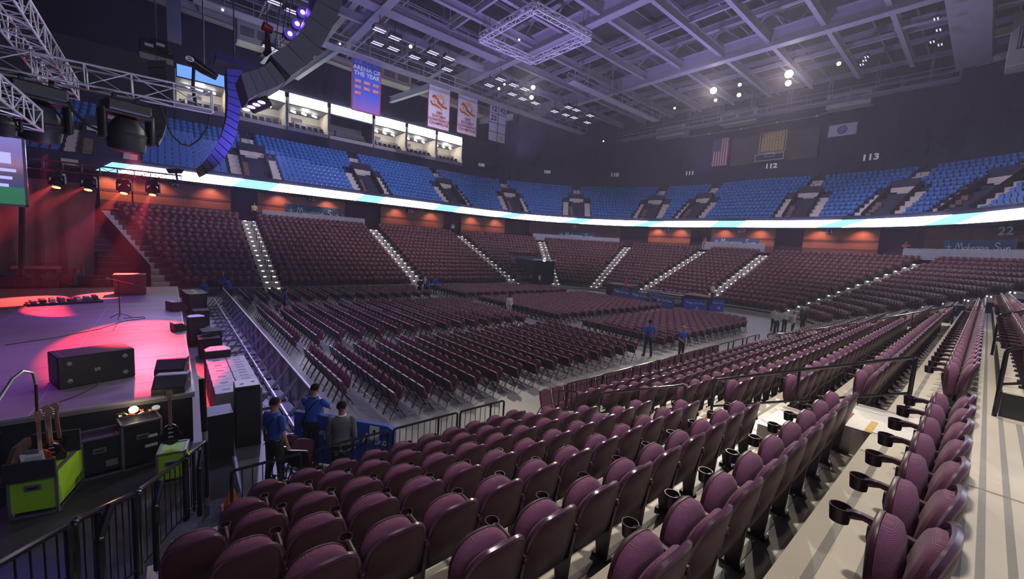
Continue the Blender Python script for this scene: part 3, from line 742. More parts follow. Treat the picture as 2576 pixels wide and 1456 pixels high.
# ------------------------------------------------------------------ suites
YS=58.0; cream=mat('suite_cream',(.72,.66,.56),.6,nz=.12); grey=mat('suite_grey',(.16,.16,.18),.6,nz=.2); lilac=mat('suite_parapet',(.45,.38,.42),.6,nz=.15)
sgw=mat('suite_sign_white',(0,0,0),.5,emit=(1,.98,.95),es=6.5); sgc=mat('suite_sign_cool',(0,0,0),.5,emit=(.78,.88,1),es=6.5); sgb=mat('suite_sign_blue',(0,0,0),.5,emit=(.16,.36,1.0),es=1.1)
capl=mat('capsule_light',(1,1,1),.4,emit=(1,.97,.9),es=9); glassm=mat('suite_glass',(.55,.62,.66),.15,nz=.05); darks=mat('suite_seat',(.02,.02,.025),.4,nz=.2)
sx=[aty(px,327+(px-720)*.2061,YS)[0] for px in (440,572,722,827,938.6,1021,1096,1162)]
ZS0,ZS1,ZS2,ZS3=17.46,18.25,20.6,21.95
kinds=['b','w','w','c','w','w','c']
mb=MB(); mb.box(((sx[0]+sx[-1])/2,YS-.0,ZS0-.62),(sx[-1]-sx[0],.25,1.25)); struct(mb.build('wall_suite_fascia',navy))
for i in range(len(sx)-1):
    a,b=sx[i]+.12,sx[i+1]-.12; k=kinds[i] if i<len(kinds) else 'c'; c=(a+b)/2; w=b-a; D=4.2; lit=k!='c' or i>5
    nm='blue' if k=='b' else 'white'
    r=thing('suite',f'{"lit" if lit else "darkened"} private suite with {nm} sign strip, {ORD[i]} from the left along the upper wall','suite',(c,YS+2,ZS0),0,'private suites')
    def p(nm_,mt,f,sm=False): m_=MB(); f(m_); o=m_.build(nm_,mt,r,sm); o.matrix_parent_inverse=parent_inv(r); return o
    p('sign_panel',{'w':sgw,'c':sgc,'b':sgb}[k],lambda m_:m_.box((c,YS-.02,(ZS2+ZS3)/2+.05),(w-.25,.06,ZS3-ZS2-.15),bev=.0))['label']=f'glowing {nm} sign strip'
    wm=cream if lit else grey  # unlit suites get dark grey walls in place of shade
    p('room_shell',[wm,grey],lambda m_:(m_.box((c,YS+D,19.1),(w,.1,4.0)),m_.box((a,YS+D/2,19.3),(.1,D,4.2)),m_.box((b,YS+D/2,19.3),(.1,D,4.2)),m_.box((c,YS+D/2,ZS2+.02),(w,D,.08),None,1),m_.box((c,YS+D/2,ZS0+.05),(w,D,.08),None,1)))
    p('parapet',lilac,lambda m_:m_.box((c,YS-.05,(ZS0+ZS1)/2-.15),(w+.1,.18,ZS1-ZS0-.35)))
    p('glass_divider',glassm,lambda m_:m_.prism([(b,YS-.2,ZS1-.4),(b,YS+1.6,ZS1-.4),(b,YS+1.6,ZS1+1.3),(b,YS+1.0,ZS1+1.3),(b,YS-.2,ZS1+.1)],(1,0,0),-.03,.03))
    p('counter',grey,lambda m_:m_.box((c+w*.1,YS+2.6,ZS1+.45),(w*.7,.6,1.1)))
    if lit:
        for q in range(3):
            p('capsule_lamp',capl,lambda m_:m_.tube([(c-w*.36+w*.27*q,YS+1.5,ZS2-.32),(c-w*.36+w*.27*q+.55,YS+2.0,ZS2-.3)],.13,8))
        p('doorway',grey,lambda m_:m_.box((c-w*.1,YS+D-.08,18.9),(1.3,.08,2.4)))
        lamp('suite_light','POINT',(c,YS+1.3,ZS2-.5),150,(1,.93,.82),.3)
    for rr in range(2):
        for q in range(int(w/.75)):
            x0=a+.5+q*.72
            if rr==0 and q%1==0:
                m_=MB(); m_.box((x0,YS+.95,ZS1+.15),(.5,.08,.5),bev=.03); m_.box((x0,YS+.7,ZS1-.05),(.5,.5,.1)); o=m_.build('suite_chair',darks,r); o.matrix_parent_inverse=parent_inv(r)
# ------------------------------------------------------------------ hung banners (plane y=46)
YBN=46.0
def hung(name,lab,px0,py0,px1,py1,pyb,mt,bord,border_mat):
    A=aty(px0,py0,YBN); B=aty(px1,py1,YBN); Zb=aty(px0,pyb,YBN)[2]; zt=(A[2]+B[2])/2; w=B[0]-A[0]; h=zt-Zb; c=(A[0]+B[0])/2
    r=thing(name,lab,'banner',(c,YBN,Zb)); N=16
    def cloth(w,h,y,zo,nm,mt):
        mb=MB(); vs=[]
        for j in range(5):
            for i in range(N+1): 
                x=(i/N-.5)*w; z=zo+h*j/4; vs.append((x,y+.035*math.sin(x*5+j*.3)*(1-j/5),z))
        mb.add(vs,[(j*(N+1)+i,j*(N+1)+i+1,(j+1)*(N+1)+i+1,(j+1)*(N+1)+i) for j in range(4) for i in range(N)]); return mb.build(nm,mt,r,True)
    cloth(w,h,.0,0,'border',border_mat); f=cloth(w-bord*2,h-bord*2,-.03,bord,'field',mt)
    m_=MB(); m_.tube([(-w/2-.1,0,h+.03),(w/2+.1,0,h+.03)],.04,6); m_.build('batten',iron,r); m_=MB(); [m_.tube([(s*w*.45,0,h),(s*w*.45,0,h+2.)],.015,4) for s in (-1,1)]; m_.build('hanging_wires',iron,r)
    return r,w,h
def loc_text(r,txt,size,mt,x,z,y=-.10,**k):
    ob=link('lettering',text_mesh(txt,size,mt,.004,**k),r); ob.matrix_basis=frame_mat((x,y,z),(1,0,0),(0,0,1)); return ob
grad=bpy.data.materials.new('banner_blue_violet'); grad.use_nodes=True
nt=grad.node_tree; b=nt.nodes['Principled BSDF']; b.inputs['Roughness'].default_value=.7; tc=nt.nodes.new('ShaderNodeTexCoord'); sp=nt.nodes.new('ShaderNodeSeparateXYZ'); nz=nt.nodes.new('ShaderNodeTexNoise'); nz.inputs['Scale'].default_value=.5
ad=nt.nodes.new('ShaderNodeMath'); ad.operation='MULTIPLY_ADD'; ad.inputs[1].default_value=.35; rp=nt.nodes.new('ShaderNodeValToRGB'); rp.color_ramp.elements[0].color=(.30,.13,.42,1); rp.color_ramp.elements[1].color=(.035,.11,.62,1); rp.color_ramp.elements[0].position=.15; rp.color_ramp.elements[1].position=.55
nt.links.new(tc.outputs['Generated'],sp.inputs[0]); nt.links.new(tc.outputs['Object'],nz.inputs['Vector']); nt.links.new(nz.outputs['Fac'],ad.inputs[0]); nt.links.new(sp.outputs['Z'],ad.inputs[2]); nt.links.new(ad.outputs[0],rp.inputs[0]); nt.links.new(rp.outputs[0],b.inputs['Base Color'])
redb=mat('banner_red',(.40,.045,.035),.7,nz=.2); wcl=mat('banner_white_cloth',(.66,.62,.72),.7,nz=.12,sc=2); inkr=mat('ink_red',(.42,.045,.06),.7,nz=.1); inkb=mat('ink_navy',(.02,.025,.10),.7,nz=.1)
r,w,h=hung('hung_banner','tall blue and violet arena of the year banner with red border',885,138,960,160,276,grad,.13,redb)
me,ww=script_mesh('Mohegan Sun',.3,mat('ink_pale',(.45,.55,.85),.6,nz=.1),.09); ob=link('lettering',me,r); ob.matrix_basis=frame_mat((0,-.1,h-.62),(1,0,0),(0,0,1))@Matrix.Scale(w*.8/ww,4)
loc_text(r,'ARENA OF\nTHE YEAR',.62,bant,0,h-1.45,bold=.012,spacing=.92)
ry=[('2006','2008','2010'),('2012','2015','2016'),('2017',)]
pk=mat('patch_red',(.50,.12,.20),.7,nz=.15)
for j,rw in enumerate(ry):
    for i,t in enumerate(rw):
        x=-w*.30+i*w*.30; z=h-2.5-j*.62; m_=MB(); m_.box((x,-.085,z),(.72,.01,.42),bev=.004); m_.build('year_patch',pk,r); loc_text(r,t,.3,bant,x,z,-.12)
sunO=mat('sun_orange',(.85,.33,.05),.6,nz=.15); sunR=mat('sun_red',(.45,.04,.03),.6,nz=.15); sunY=mat('sun_yellow',(.9,.58,.2),.6,nz=.1); sunB=mat('sun_blue',(.08,.14,.40),.6,nz=.1)
def sun_emblem(r,x,z,R):
    m_=MB(); n=14; pts=[]
    for i in range(2*n):
        rr=R*(1.0+.12*math.sin(i*2.1)) if i%2==0 else R*.62; t=math.pi*i/n+.1; pts.append((x+rr*math.cos(t),-.10,z+rr*math.sin(t)))
    m_.add(pts+[(x,-.10,z)],[(i,(i+1)%(2*n),2*n) for i in range(2*n)],0)
    def disc(cx,cz,rx,rz,y,mi): 
        p=[(cx+rx*math.cos(2*math.pi*i/20),y,cz+rz*math.sin(2*math.pi*i/20)) for i in range(20)]; m_.add(p,[tuple(range(20))],mi)
    disc(x,z,R*.62,R*.56,-.104,2); disc(x+R*.1,z+R*.03,R*.46,R*.44,-.108,3); disc(x+R*.12,z+R*.1,R*.34,R*.33,-.112,4)
    L=[(x-R*.95,z+R*.30),(x-R*.75,z+R*.52),(x-R*.45,z+R*.30),(x-R*.1,z-R*.05),(x+R*.35,z-R*.42),(x+R*1.05,z-R*.55)]
    q=MB(); ribbon(q,smooth_line(L),R*.2); m_.add([(p[0],-.116,p[1]) for p in q.v],[f[::-1] for f in q.f],1)
    q=MB(); ribbon(q,smooth_line([(x-R*1.15,z-R*.15),(x-R*.9,z-R*.52),(x-R*.45,z-R*.5),(x,z-R*.75)]),R*.16); m_.add([(p[0],-.116,p[1]) for p in q.v],[f[::-1] for f in q.f],1)
    m_.build('sun_emblem',[sunO,sunR,sunY,sunB,wcl],r)
for yr,a in (('2004',(1078,209,1134,225,319)),('2005',(1152,232,1203,247,334))):
    r,w,h=hung('hung_banner',f'white {yr} conference champions banner with sun emblem and red border, '+('left' if yr=='2004' else 'right')+' one of two',*a,wcl,.09,redb)
    sun_emblem(r,.0,h*.64,w*.33); loc_text(r,yr+'\nEASTERN\nCONFERENCE\nCHAMPIONS',.46,inkr,0,h*.25,bold=.008,spacing=.95)
r,w,h=hung('hung_banner','white retired numbers banner with dark blue grid, right of the red bordered ones',1232,258,1275,272,353,wcl,.06,inkb)
m_=MB(); m_.box((0,-.09,h/2),(.08,.01,h)); [m_.box((0,-.09,h*k/4),(w,.01,.08)) for k in (1,2,3)]; m_.build('grid_lines',inkb,r)
for t,x,z in (('12',-.25,.875),('42',.25,.875),('23',-.25,.625)): loc_text(r,t,.95,inkb,x*w,z*h-.02,bold=.03)
m_=MB(); m_.add([(w*.25+ (.42 if i%2 else .3)*math.cos(math.pi*i/10),-.1,h*.12+(.42 if i%2 else .3)*math.sin(math.pi*i/10)) for i in range(20)],[tuple(range(20))]); m_.build('sun_badge',sunY,r); loc_text(r,'C',.5,sunR,.25*w,.12*h,-.12,bold=.02)
# flags, screen and board on the far end wall
def wallpt(px,py,inn): 
    u,P,z=ring_at(px,py,66.4,58.2); n=plan(u,66.4,58.2)[1]; P=P+n*inn; return Vector((P[0],P[1],z)),n
def wallthing(name,lab,cat,corners,inn):
    C_=[wallpt(x,y,inn) for x,y in corners]; n=C_[0][1]; n=Vector((n[0],n[1],0)); tl,tr,br,bl=[c[0] for c in C_]; x=(tr-tl); x.z=0; w=x.length; x.normalize(); zt=(tl.z+tr.z)/2; zb=(bl.z+br.z)/2; c=(tl+tr)/2; c.z=zb
    r=thing(name,lab,cat,c); return r,x,w,zt-zb
def wl(r,x,f,nm,mt): 
    m_=MB(); f(m_); o=m_.build(nm,mt,r); o.matrix_basis=frame_mat((0,0,0),x,(0,0,1)); return o
fr=mat('flag_red',(.45,.06,.07),.7,nz=.2); fw=mat('flag_white',(.68,.66,.72),.7,nz=.15); fb=mat('flag_blue',(.06,.08,.16),.7,nz=.2)
r,x,w,h=wallthing('national_flag','striped red and white flag with blue canton hung vertically on the end wall','flag',((1799,352),(1840,348),(1833,416),(1793,421)),.5)
for k in range(13): wl(r,x,lambda m_:m_.box((-w/2+w*(k+.5)/13,h/2,0),(w/13,h,.02)),'stripe',fr if k%2==0 else fw)
wl(r,x,lambda m_:m_.box((-w*.23,h*.77,.02),(w*.54,h*.46,.02)),'canton',fb)
ms_=MB(); [ms_.add([(-w*.47+w*.088*i+(.06 if k%2 else .025)*math.cos(k*math.pi/5+.3),h*.575+h*.055*j+(.06 if k%2 else .025)*math.sin(k*math.pi/5+.3),.034) for k in range(10)],[tuple(range(10))]) for i in range(6) for j in range(8)]; o=ms_.build('star',fw,r); o['kind']='stuff'; o.matrix_basis=frame_mat((0,0,0),x,(0,0,1))
r,x,w,h=wallthing('seal_flag','white flag with blue border and round purple seal on the end wall','flag',((2087,318),(2163,306),(2159,340),(2083,350)),.5)
bdr=mat('flag_border',(.07,.16,.55),.7,nz=.15); seal=mat('seal_purple',(.16,.09,.25),.6,nz=.3,sc=3); seal2=mat('seal_blue',(.20,.22,.5),.6,nz=.4,sc=4)
wl(r,x,lambda m_:m_.box((0,h/2,0),(w,h,.02)),'border',bdr); wl(r,x,lambda m_:m_.box((0,h/2,.02),(w*.93,h*.87,.02)),'field',fw)
def dsc(R,z,mi=0):
    return lambda m_:m_.add([(R*math.cos(k*math.pi/16),h*.5+R*math.sin(k*math.pi/16),z) for k in range(32)],[tuple(range(32))])
wl(r,x,dsc(h*.33,.035),'seal_ring',seal); wl(r,x,dsc(h*.24,.04),'seal_centre',seal2)
r,x,w,h=wallthing('hanging_screen','grey hanging screen on the end wall between the two flags','screen',((1848,340),(2066,330),(2060,399),(1846,418)),.45)
wl(r,x,lambda m_:m_.box((0,h/2,0),(w,h,.06)),'fabric',mat('screen_grey',(.10,.09,.075),.8,nz=.2,sc=.5)); wl(r,x,lambda m_:m_.box((0,h,.02),(w,.12,.1)),'top_bar',iron)
r,x,w,h=wallthing('basketball_backboard','outlined backboard with glowing amber centre before the grey screen','backboard',((1916,343),(1992,332),(1986,402),(1907,411)),1.4)
ol=mat('outline_white',(.55,.55,.55),.5,nz=.1)
def frame(m_,x0,x1,y0,y1,t): m_.box(((x0+x1)/2,y0,0),(x1-x0+t,t,.05)); m_.box(((x0+x1)/2,y1,0),(x1-x0+t,t,.05)); m_.box((x0,(y0+y1)/2,0),(t,y1-y0,.05)); m_.box((x1,(y0+y1)/2,0),(t,y1-y0,.05))
wl(r,x,lambda m_:frame(m_,-w*.40,w*.46,h*.27,h,.09),'outer_frame',ol); wl(r,x,lambda m_:frame(m_,-w*.5,w*.44,h*.0,h*.22,.09),'lower_frame',ol); wl(r,x,lambda m_:frame(m_,-w*.17,w*.14,h*.13,h*.24,.07),'box_mark',ol)
wl(r,x,lambda m_:m_.box((w*.03,h*.64,-.05),(w*.76,h*.66,.03)),'lit_panel',mat('amber_panel',(.3,.2,.08),.5,nz=.5,sc=.6,emit=(.55,.40,.18),es=.12)); wl(r,x,lambda m_:m_.box((-w*.03,h*.11,-.05),(w*.9,h*.2,.03)),'lower_panel',navy)
wl(r,x,lambda m_:[m_.box((-w*.35+w*.095*k,h*.64,-.02),(.04,h*.66,.02)) for k in range(9)]+[m_.box((w*.03,h*(.33+.08*k),-.02),(w*.76,.04,.02)) for k in range(9)],'grid',mat('grid_brown',(.12,.08,.04),.6,nz=.2))
# ------------------------------------------------------------------ roof steel
ZB=24.0
def ibeam(p,q,w,h,name='ceiling_beam',mt=steel):
    m_=MB(); up=Vector((0,0,1)); p,q=Vector(p),Vector(q)
    m_.beam(p,q,w,.06); m_.beam(p+up*h,q+up*h,w,.06); m_.beam(p+up*h/2,q+up*h/2,.06,h); return struct(m_.build(name,mt))
YE0,YE1=-3,46.2
for x in (.6,14.3,28,41.7): ibeam((x,YE0,ZB),(x,YE1,ZB),.75,1.5)
for x in (14.3,28,41.7): ibeam((x,YE0,ZB+3.2),(x,YE1+8,ZB+3.2),.6,.6)
for y in (3.1,7.2,11.2,15.3,19.4,23.5,27.7,31.8,36,40.1): ibeam((-10,y,ZB+.5),(55.4,y,ZB+.5),.34,.7)
for x in (7.4,21.1,34.8,48.5): ibeam((x,YE0,ZB+1.0),(x,YE1,ZB+1.0),.22,.35)
for k in range(16): ibeam((-12+5*k,YE0,27.6),(-12+5*k,58,27.6),.18,.5)
for y in range(-2,56,3): ibeam((-12,y,28.2),(66,y,28.2),.14,.25)
m_=MB()
for x in (14.3,28,41.7):
    for k in range(12):
        y0=YE0+k*4.1; m_.beam((x,y0,ZB+1.4),(x,y0+2.05,ZB+3.2),.12,.12); m_.beam((x,y0+2.05,ZB+3.2),(x,y0+4.1,ZB+1.4),.12,.12)
struct(m_.build('ceiling_girder_web',steel))
# lit cream eave beam and raking struts along the far wall
eave=mat('eave_cream',(.75,.68,.55),.5,nz=.12)
E0=aty(415,0,57.2); E1=aty(1440,372,57.2); ze=(E0[2]+E1[2])/2
ibeam((-12,57.2,E0[2]),(E1[0],57.2,E0[2]+(E1[2]-E0[2])),1.1,.9,'ceiling_eave_beam',eave)
u_,P,z_=ring_at(1500,400,64.5,56.5)
for pa,pb in (((745,200),(860,122)),((982,258),(1082,226)),((1205,312),(1290,300)),((660,160),(700,118))):
    A=aty(*pa,57.5); B=aty(*pb,47.5); ibeam(A,B,.5,.7,'ceiling_strut',mat('strut_pale',(.42,.45,.5),.5,nz=.15))
m_=MB(); a=aty(436,0,50); m_.box((a[0],50,(a[2]+16)/2+4.),(1.0,1.0,a[2]-19)); struct(m_.build('ceiling_hanger_column',mat('column_grey',(.25,.26,.32),.6,nz=.15)))
# catwalks: deck with handrails along the far side, the end and the near side
def catwalk(p,q,w,lab):
    r=thing('catwalk',lab,'catwalk',p); p,q=Vector(p),Vector(q); d=(q-p); L=d.length; d.normalize(); s=Vector((d.y,-d.x,0))
    def part(nm,f): m=MB(); f(m); o=m.build(nm,steel,r); o.matrix_parent_inverse=parent_inv(r)
    part('deck',lambda m:m.beam(p,q,w,.08))
    for sg in (-1,1):
        for hz in (.55,1.1): part('handrail',lambda m:m.beam(p+s*sg*w/2+Vector((0,0,hz)),q+s*sg*w/2+Vector((0,0,hz)),.06,.06))
    [part('post',lambda m:m.beam(p+d*(L*i/int(L/2))+s*sg*w/2,p+d*(L*i/int(L/2))+s*sg*w/2+Vector((0,0,3.2 if i%2 else 1.1)),.06,.06)) for i in range(int(L/2)+1) for sg in (-1,1)]
catwalk((2,43.6,23.0),(50,43.6,23.0),1.3,'long steel catwalk hung below the roof along the far side'); catwalk((57.5,4,23.2),(57.5,42,23.2),1.3,'steel catwalk hung below the roof across the far end'); catwalk((38,3.2,23.8),(56.4,3.2,23.8),2.2,'steel catwalk ladder hung at the near right of the roof'); catwalk((33,31,22.6),(50,31,22.6),1.0,'short steel catwalk behind the square truss'); catwalk((10,36,24.2),(27,36,24.2),1.2,'steel catwalk above the hung banners')
# ------------------------------------------------------------------ trusses
trm=mat('truss_aluminium',(.70,.70,.76),.32,.35,nz=.15,sc=8)
def truss(lab,p,q,w,h,bay,r0=.026,name='lighting_truss',mt=trm):
    p,q=Vector(p),Vector(q); d=q-p; L=d.length; d.normalize(); s=Vector((0,0,1)).cross(d)
    if s.length<.01: s=Vector((1,0,0))
    s.normalize(); up=d.cross(s)
    r=thing(name,lab,'truss',p,0,'aluminium trusses'); n=max(2,round(L/bay))
    def part(nm,f): m=MB(); f(m); o=m.build(nm,mt,r,True); o.matrix_parent_inverse=parent_inv(r)
    cs=[(a*w/2,b*h/2) for a,b in ((-1,-1),(1,-1),(1,1),(-1,1))]
    for a,b in cs: part('chord',lambda m:m.tube([p+s*a+up*b,q+s*a+up*b],r0,6))
    def lat(m):
        for i in range(n+1):
            c=p+d*(L*i/n)
            for k in range(4):
                a,b=cs[k],cs[(k+1)%4]; m.tube([c+s*a[0]+up*a[1],c+s*b[0]+up*b[1]],r0*.6,5,cap=False)
                if i<n:
                    e=c+d*(L/n); a2,b2=(a,b) if i%2 else (b,a); m.tube([c+s*a2[0]+up*a2[1],e+s*b2[0]+up*b2[1]],r0*.55,5,cap=False)
    part('lattice',lat)
    if name=='lighting_truss' and 'long silver' in lab: part('end_plate',lambda m:m.beam(q-d*.02,q+d*.02,w*.3,h+.06))
    return r
T1a=aty(-60,130,10.); T1b=aty(533,256,10.); truss('long silver box truss over the stage carrying two big dark moving lights',(T1a[0],10.,7.31),(T1b[0],10.,7.37),.36,.33,.56,.017)
a=aty(90,-40,7.0); 
A=np.array([-2.55,5.2,8.6]); B=aty(160,215,12.2); truss('steep silver truss running up to the left above the stage',(B[0]-.1,4.6,B[2]+.35),(B[0],12.4,B[2]),.36,.36,.4,.017)
a=aty(0,215,8.8); truss('short silver truss end at the left edge of the picture',(a[0]-.1,6.0,6.62),(a[0]+.12,9.4,6.42),.3,.3,.4,.017)
T2a=aty(55,408,34); T2b=aty(456,452,34); truss('slim dark truss over the far stage side carrying four red moving lights',(T2a[0],34,T2a[2]),(T2b[0],34,T2b[2]),.4,.5,.7,.03,mt=mat('truss_dark',(.16,.14,.18),.4,.6,nz=.15))
for i,(p,q) in enumerate((((22.2,32.4),(28.5,32.2)),((28.5,32.2),(28.6,25.1)),((28.6,25.1),(22.3,25.4)),((22.3,25.4),(22.2,32.4)))):
    truss('side of the square truss hung under the roof, '+('far side','right side','near side','left side')[i],(*p,23.6),(*q,23.6),.55,.55,.9,.05)
# ------------------------------------------------------------------ stage
ZS=1.2; SY0,SY1,SX=11.5,32.6,.38
deck=mat('stage_deck',(.20,.18,.20),.42,nz=.16,sc=.9)
skirt=mat('stage_skirt',(.012,.012,.016),.8,nz=.3,sc=4); seam=mat('stage_seam',(.34,.31,.34),.4,nz=.1)
mb=MB(); mb.box(((SX-13.5)/2,(SY0+SY1)/2,ZS-.06),(SX+13.5,SY1-SY0,.12)); struct(mb.build('floor_stage_deck',deck))
mb=MB(); mb.box(((SX-13.4)/2,SY0+.06,ZS/2-.06),(SX+13.3,.04,ZS-.13)); mb.box((SX-.06,(SY0+SY1)/2,ZS/2-.06),(.04,SY1-SY0-.1,ZS-.13)); struct(mb.build('wall_stage_skirt',skirt))
mb=MB()
for k in range(1,6): mb.box((SX-2.5*k,(SY0+SY1)/2,ZS+.002),(.022,SY1-SY0,.004))
for k in range(1,18): mb.box(((SX-13.5)/2,SY0+1.22*k,ZS+.0015),(SX+13.5,.014,.003))
mb.box((SX-.015,(SY0+SY1)/2,ZS-.02),(.05,SY1-SY0,.045)); mb.box(((SX-13.5)/2,SY0+.01,ZS-.02),(SX+13.5,.03,.045)); struct(mb.build('trim_stage_seams',seam))
def part(r,nm,mt,f,smooth=False,label=None,world=True):
    m_=MB(); f(m_); o=m_.build(nm,mt,r,smooth)
    if world: o.matrix_parent_inverse=parent_inv(r)
    if label: o['label']=label
    return o
# big black side fill with corner pockets
def P2(px,py,z): p=atz(px,py,z); return (p[0],p[1],z)
case=mat('case_black',(.018,.017,.02),.45,nz=.2,sc=6); caseed=mat('case_edge',(.30,.30,.34),.35,.7,nz=.2); lime=mat('case_lime',(.30,.55,.02),.45,nz=.15,sc=5); grille=mat('speaker_grille',(.03,.03,.035),.55,nz=.3,sc=50); boxg=mat('speaker_grey',(.10,.09,.11),.5,nz=.15,sc=5)
r=thing('stage_riser_box','big black box with four corner pockets standing on the stage front','box',(-1.45,13.6,ZS),math.radians(18))
part(r,'body',case,lambda m:m.box((0,0,.36),(1.3,.85,.72),bev=.02),world=False)
part(r,'top_edge_strip',caseed,lambda m:m.box((-.55,0,.723),(.015,.8,.004)),world=False)
for sx_ in (-.47,.47):
    for z in (.16,.56): part(r,'corner_pocket',caseed,lambda m:m.lathe([(.05,-.004),(.05,.006),(.025,.012),(.0,.012)],14,Matrix.Rotation(math.radians(90),4,'X'),0,(sx_,-.43,z)),True,world=False)
part(r,'connector_plate',caseed,lambda m:m.box((-.02,-.432,.34),(.1,.01,.08)),world=False); part(r,'cable',blackm,lambda m:m.tube([(0,-.44,.33),(-.02,-.6,.12),(-.15,-.75,.012),(-.6,-1.2,.012),(-1.1,-1.5,.012)],.008,5),world=False)
# wedge monitors
def wedge(lab,p,rz,s=1.):
    r=thing('wedge_monitor',lab,'speaker',p,rz,'wedge monitors')
    q=[(0,-.25,0),(0,.25,0),(0,.25,.12),(0,.02,.36),(0,-.25,.36)]
    part(r,'cabinet',case,lambda m:m.prism([Vector(a)*s for a in q],(1,0,0),-.3*s,.3*s),world=False)
    part(r,'grille',grille,lambda m:m.prism([Vector(a)*s for a in [(0,.24,.135),(0,.035,.345),(0,.05,.36),(0,.255,.15)]],(1,0,0),-.27*s,.27*s),world=False)
    part(r,'top_panel',mat('monitor_top',(.16,.15,.2),.35,nz=.2),lambda m:m.box((0,-.115*s,.363*s),(.56*s,.2*s,.008)),world=False)
    part(r,'handle',caseed,lambda m:m.box((-.303*s,-.1*s,.2*s),(.01,.14*s,.05*s)),world=False); return r
wedge('black wedge monitor on the near stage corner, closest to the guitar neck',(-.02,11.85,ZS),math.radians(165)); wedge('black wedge monitor on the stage edge behind the nearest one',(.0,13.35,ZS),math.radians(165))
a=atz(452,780,ZS); b=atz(455,830,ZS)
wedge('tilted monitor on the far stage edge, left of the pit consoles',(a[0]-.1,a[1],ZS),math.radians(-70),1.15); wedge('small monitor lit red on the stage edge at the middle',(b[0]-.05,b[1],ZS),math.radians(-75),.8)
# microphone stand
a=atz(302,801,ZS); r=thing('microphone_stand','tall microphone stand in the red light at the centre of the stage','stand',(a[0],a[1],ZS))
part(r,'pole',iron,lambda m:m.tube([(0,0,.1),(0,0,1.5)],.016,8),world=False); part(r,'boom',iron,lambda m:m.tube([(-.35,.1,1.6),(.45,-.1,1.35)],.011,6),world=False)
for k in range(3): t=k*2.1+.4; part(r,'leg',iron,lambda m:m.tube([(0,0,.22),(.36*math.cos(t),.36*math.sin(t),.015)],.013,6),world=False)
part(r,'microphone',iron,lambda m:m.lathe([(.012,0),(.018,.12),(.028,.15),(.028,.19),(.01,.21)],10,Matrix.Rotation(.9,4,'Y'),0,(.45,-.1,1.35)),True,world=False)
r=thing('microphone_cable','loose black cable curling across the stage from the microphone stand','cable',(a[0],a[1],ZS)); part(r,'cable_run',blackm,lambda m:m.tube([(.1,0,.01),(.7,.05,.01),(.75,-.3,.01),(.2,-.6,.01),(-.4,-2.0,.01),(-1.3,-3.0,.01),(-2.2,-3.6,.01)],.012,5),world=False)
# pedal board cluster in the far red pool
a=atz(165,762,ZS); r=thing('pedal_board','pedal board covered in small effects boxes in the far red pool','pedal board',(a[0],a[1],ZS),.25)
part(r,'board',case,lambda m:m.box((0,0,.05),(2.3,.9,.1),bev=.02),world=False)
for i in range(16): 
    o=part(r,'effects_pedal',[caseed,boxg,plate][i%3],lambda m:m.box((-.95+.27*(i%8),-.2+.4*(i//8)+.06*math.sin(i*3),.15),(.17,.24,.1+.06*(i%4)),Matrix.Rotation(.3*math.sin(i*5),3,'Z'),bev=.015),world=False)
# red drape-covered riser at the stage back
A=atz(288,741,ZS); B=atz(367,741,ZS); r=thing('covered_riser','low red covered riser at the far side of the stage','riser',((A[0]+B[0])/2,(A[1]+B[1])/2+.4,ZS)); w=abs(B[0]-A[0])
part(r,'body',mat('riser_red',(.30,.05,.05),.6,nz=.2),lambda m:m.box((0,0,.52),(w,.85,1.0)),world=False); part(r,'top_board',boxg,lambda m:m.box((0,0,1.04),(w+.04,.9,.05)),world=False)
# stage steps and their tubular handrail at the left edge
r=thing('stage_steps','metal access steps with lit nosings at the left end of the stage','steps',(-3.0,11.1,0)); led=mat('nosing_blue',(.10,.14,.5),.4,nz=.1)
for k in range(5): part(r,'tread',[case,led],lambda m:(m.box((-3.1,11.45-.26*k-.1,1.2-.24*(k+1)+.0),(1.2,.28,.03)),m.box((-3.1,11.45-.26*k-.245,1.2-.24*(k+1)),(1.2,.012,.05),None,1)))
for sx_ in (-3.72,-2.48): part(r,'stringer',alum,lambda m:m.beam((sx_,11.4,1.05),(sx_,9.95,-.12+.15),.05,.12))
r=thing('step_handrail','pale tubular handrail curving down beside the stage steps','handrail',(-2.4,11.2,0)); t0=atz(57,936,2.15); 
part(r,'rail',alum,lambda m:m.tube([(t0[0]+.12,t0[1]+.16,1.85),(t0[0]+.1,t0[1]+.14,2.08),(t0[0],t0[1],2.17),(t0[0]-.1,t0[1]-.12,2.08),(t0[0]-.45,t0[1]-.9,1.25),(t0[0]-.62,t0[1]-1.3,.8)],.026,10),True); part(r,'post',iron,lambda m:m.tube([(t0[0]+.12,t0[1]+.16,1.9),(t0[0]+.1,t0[1]+.2,1.0)],.022,8),True)
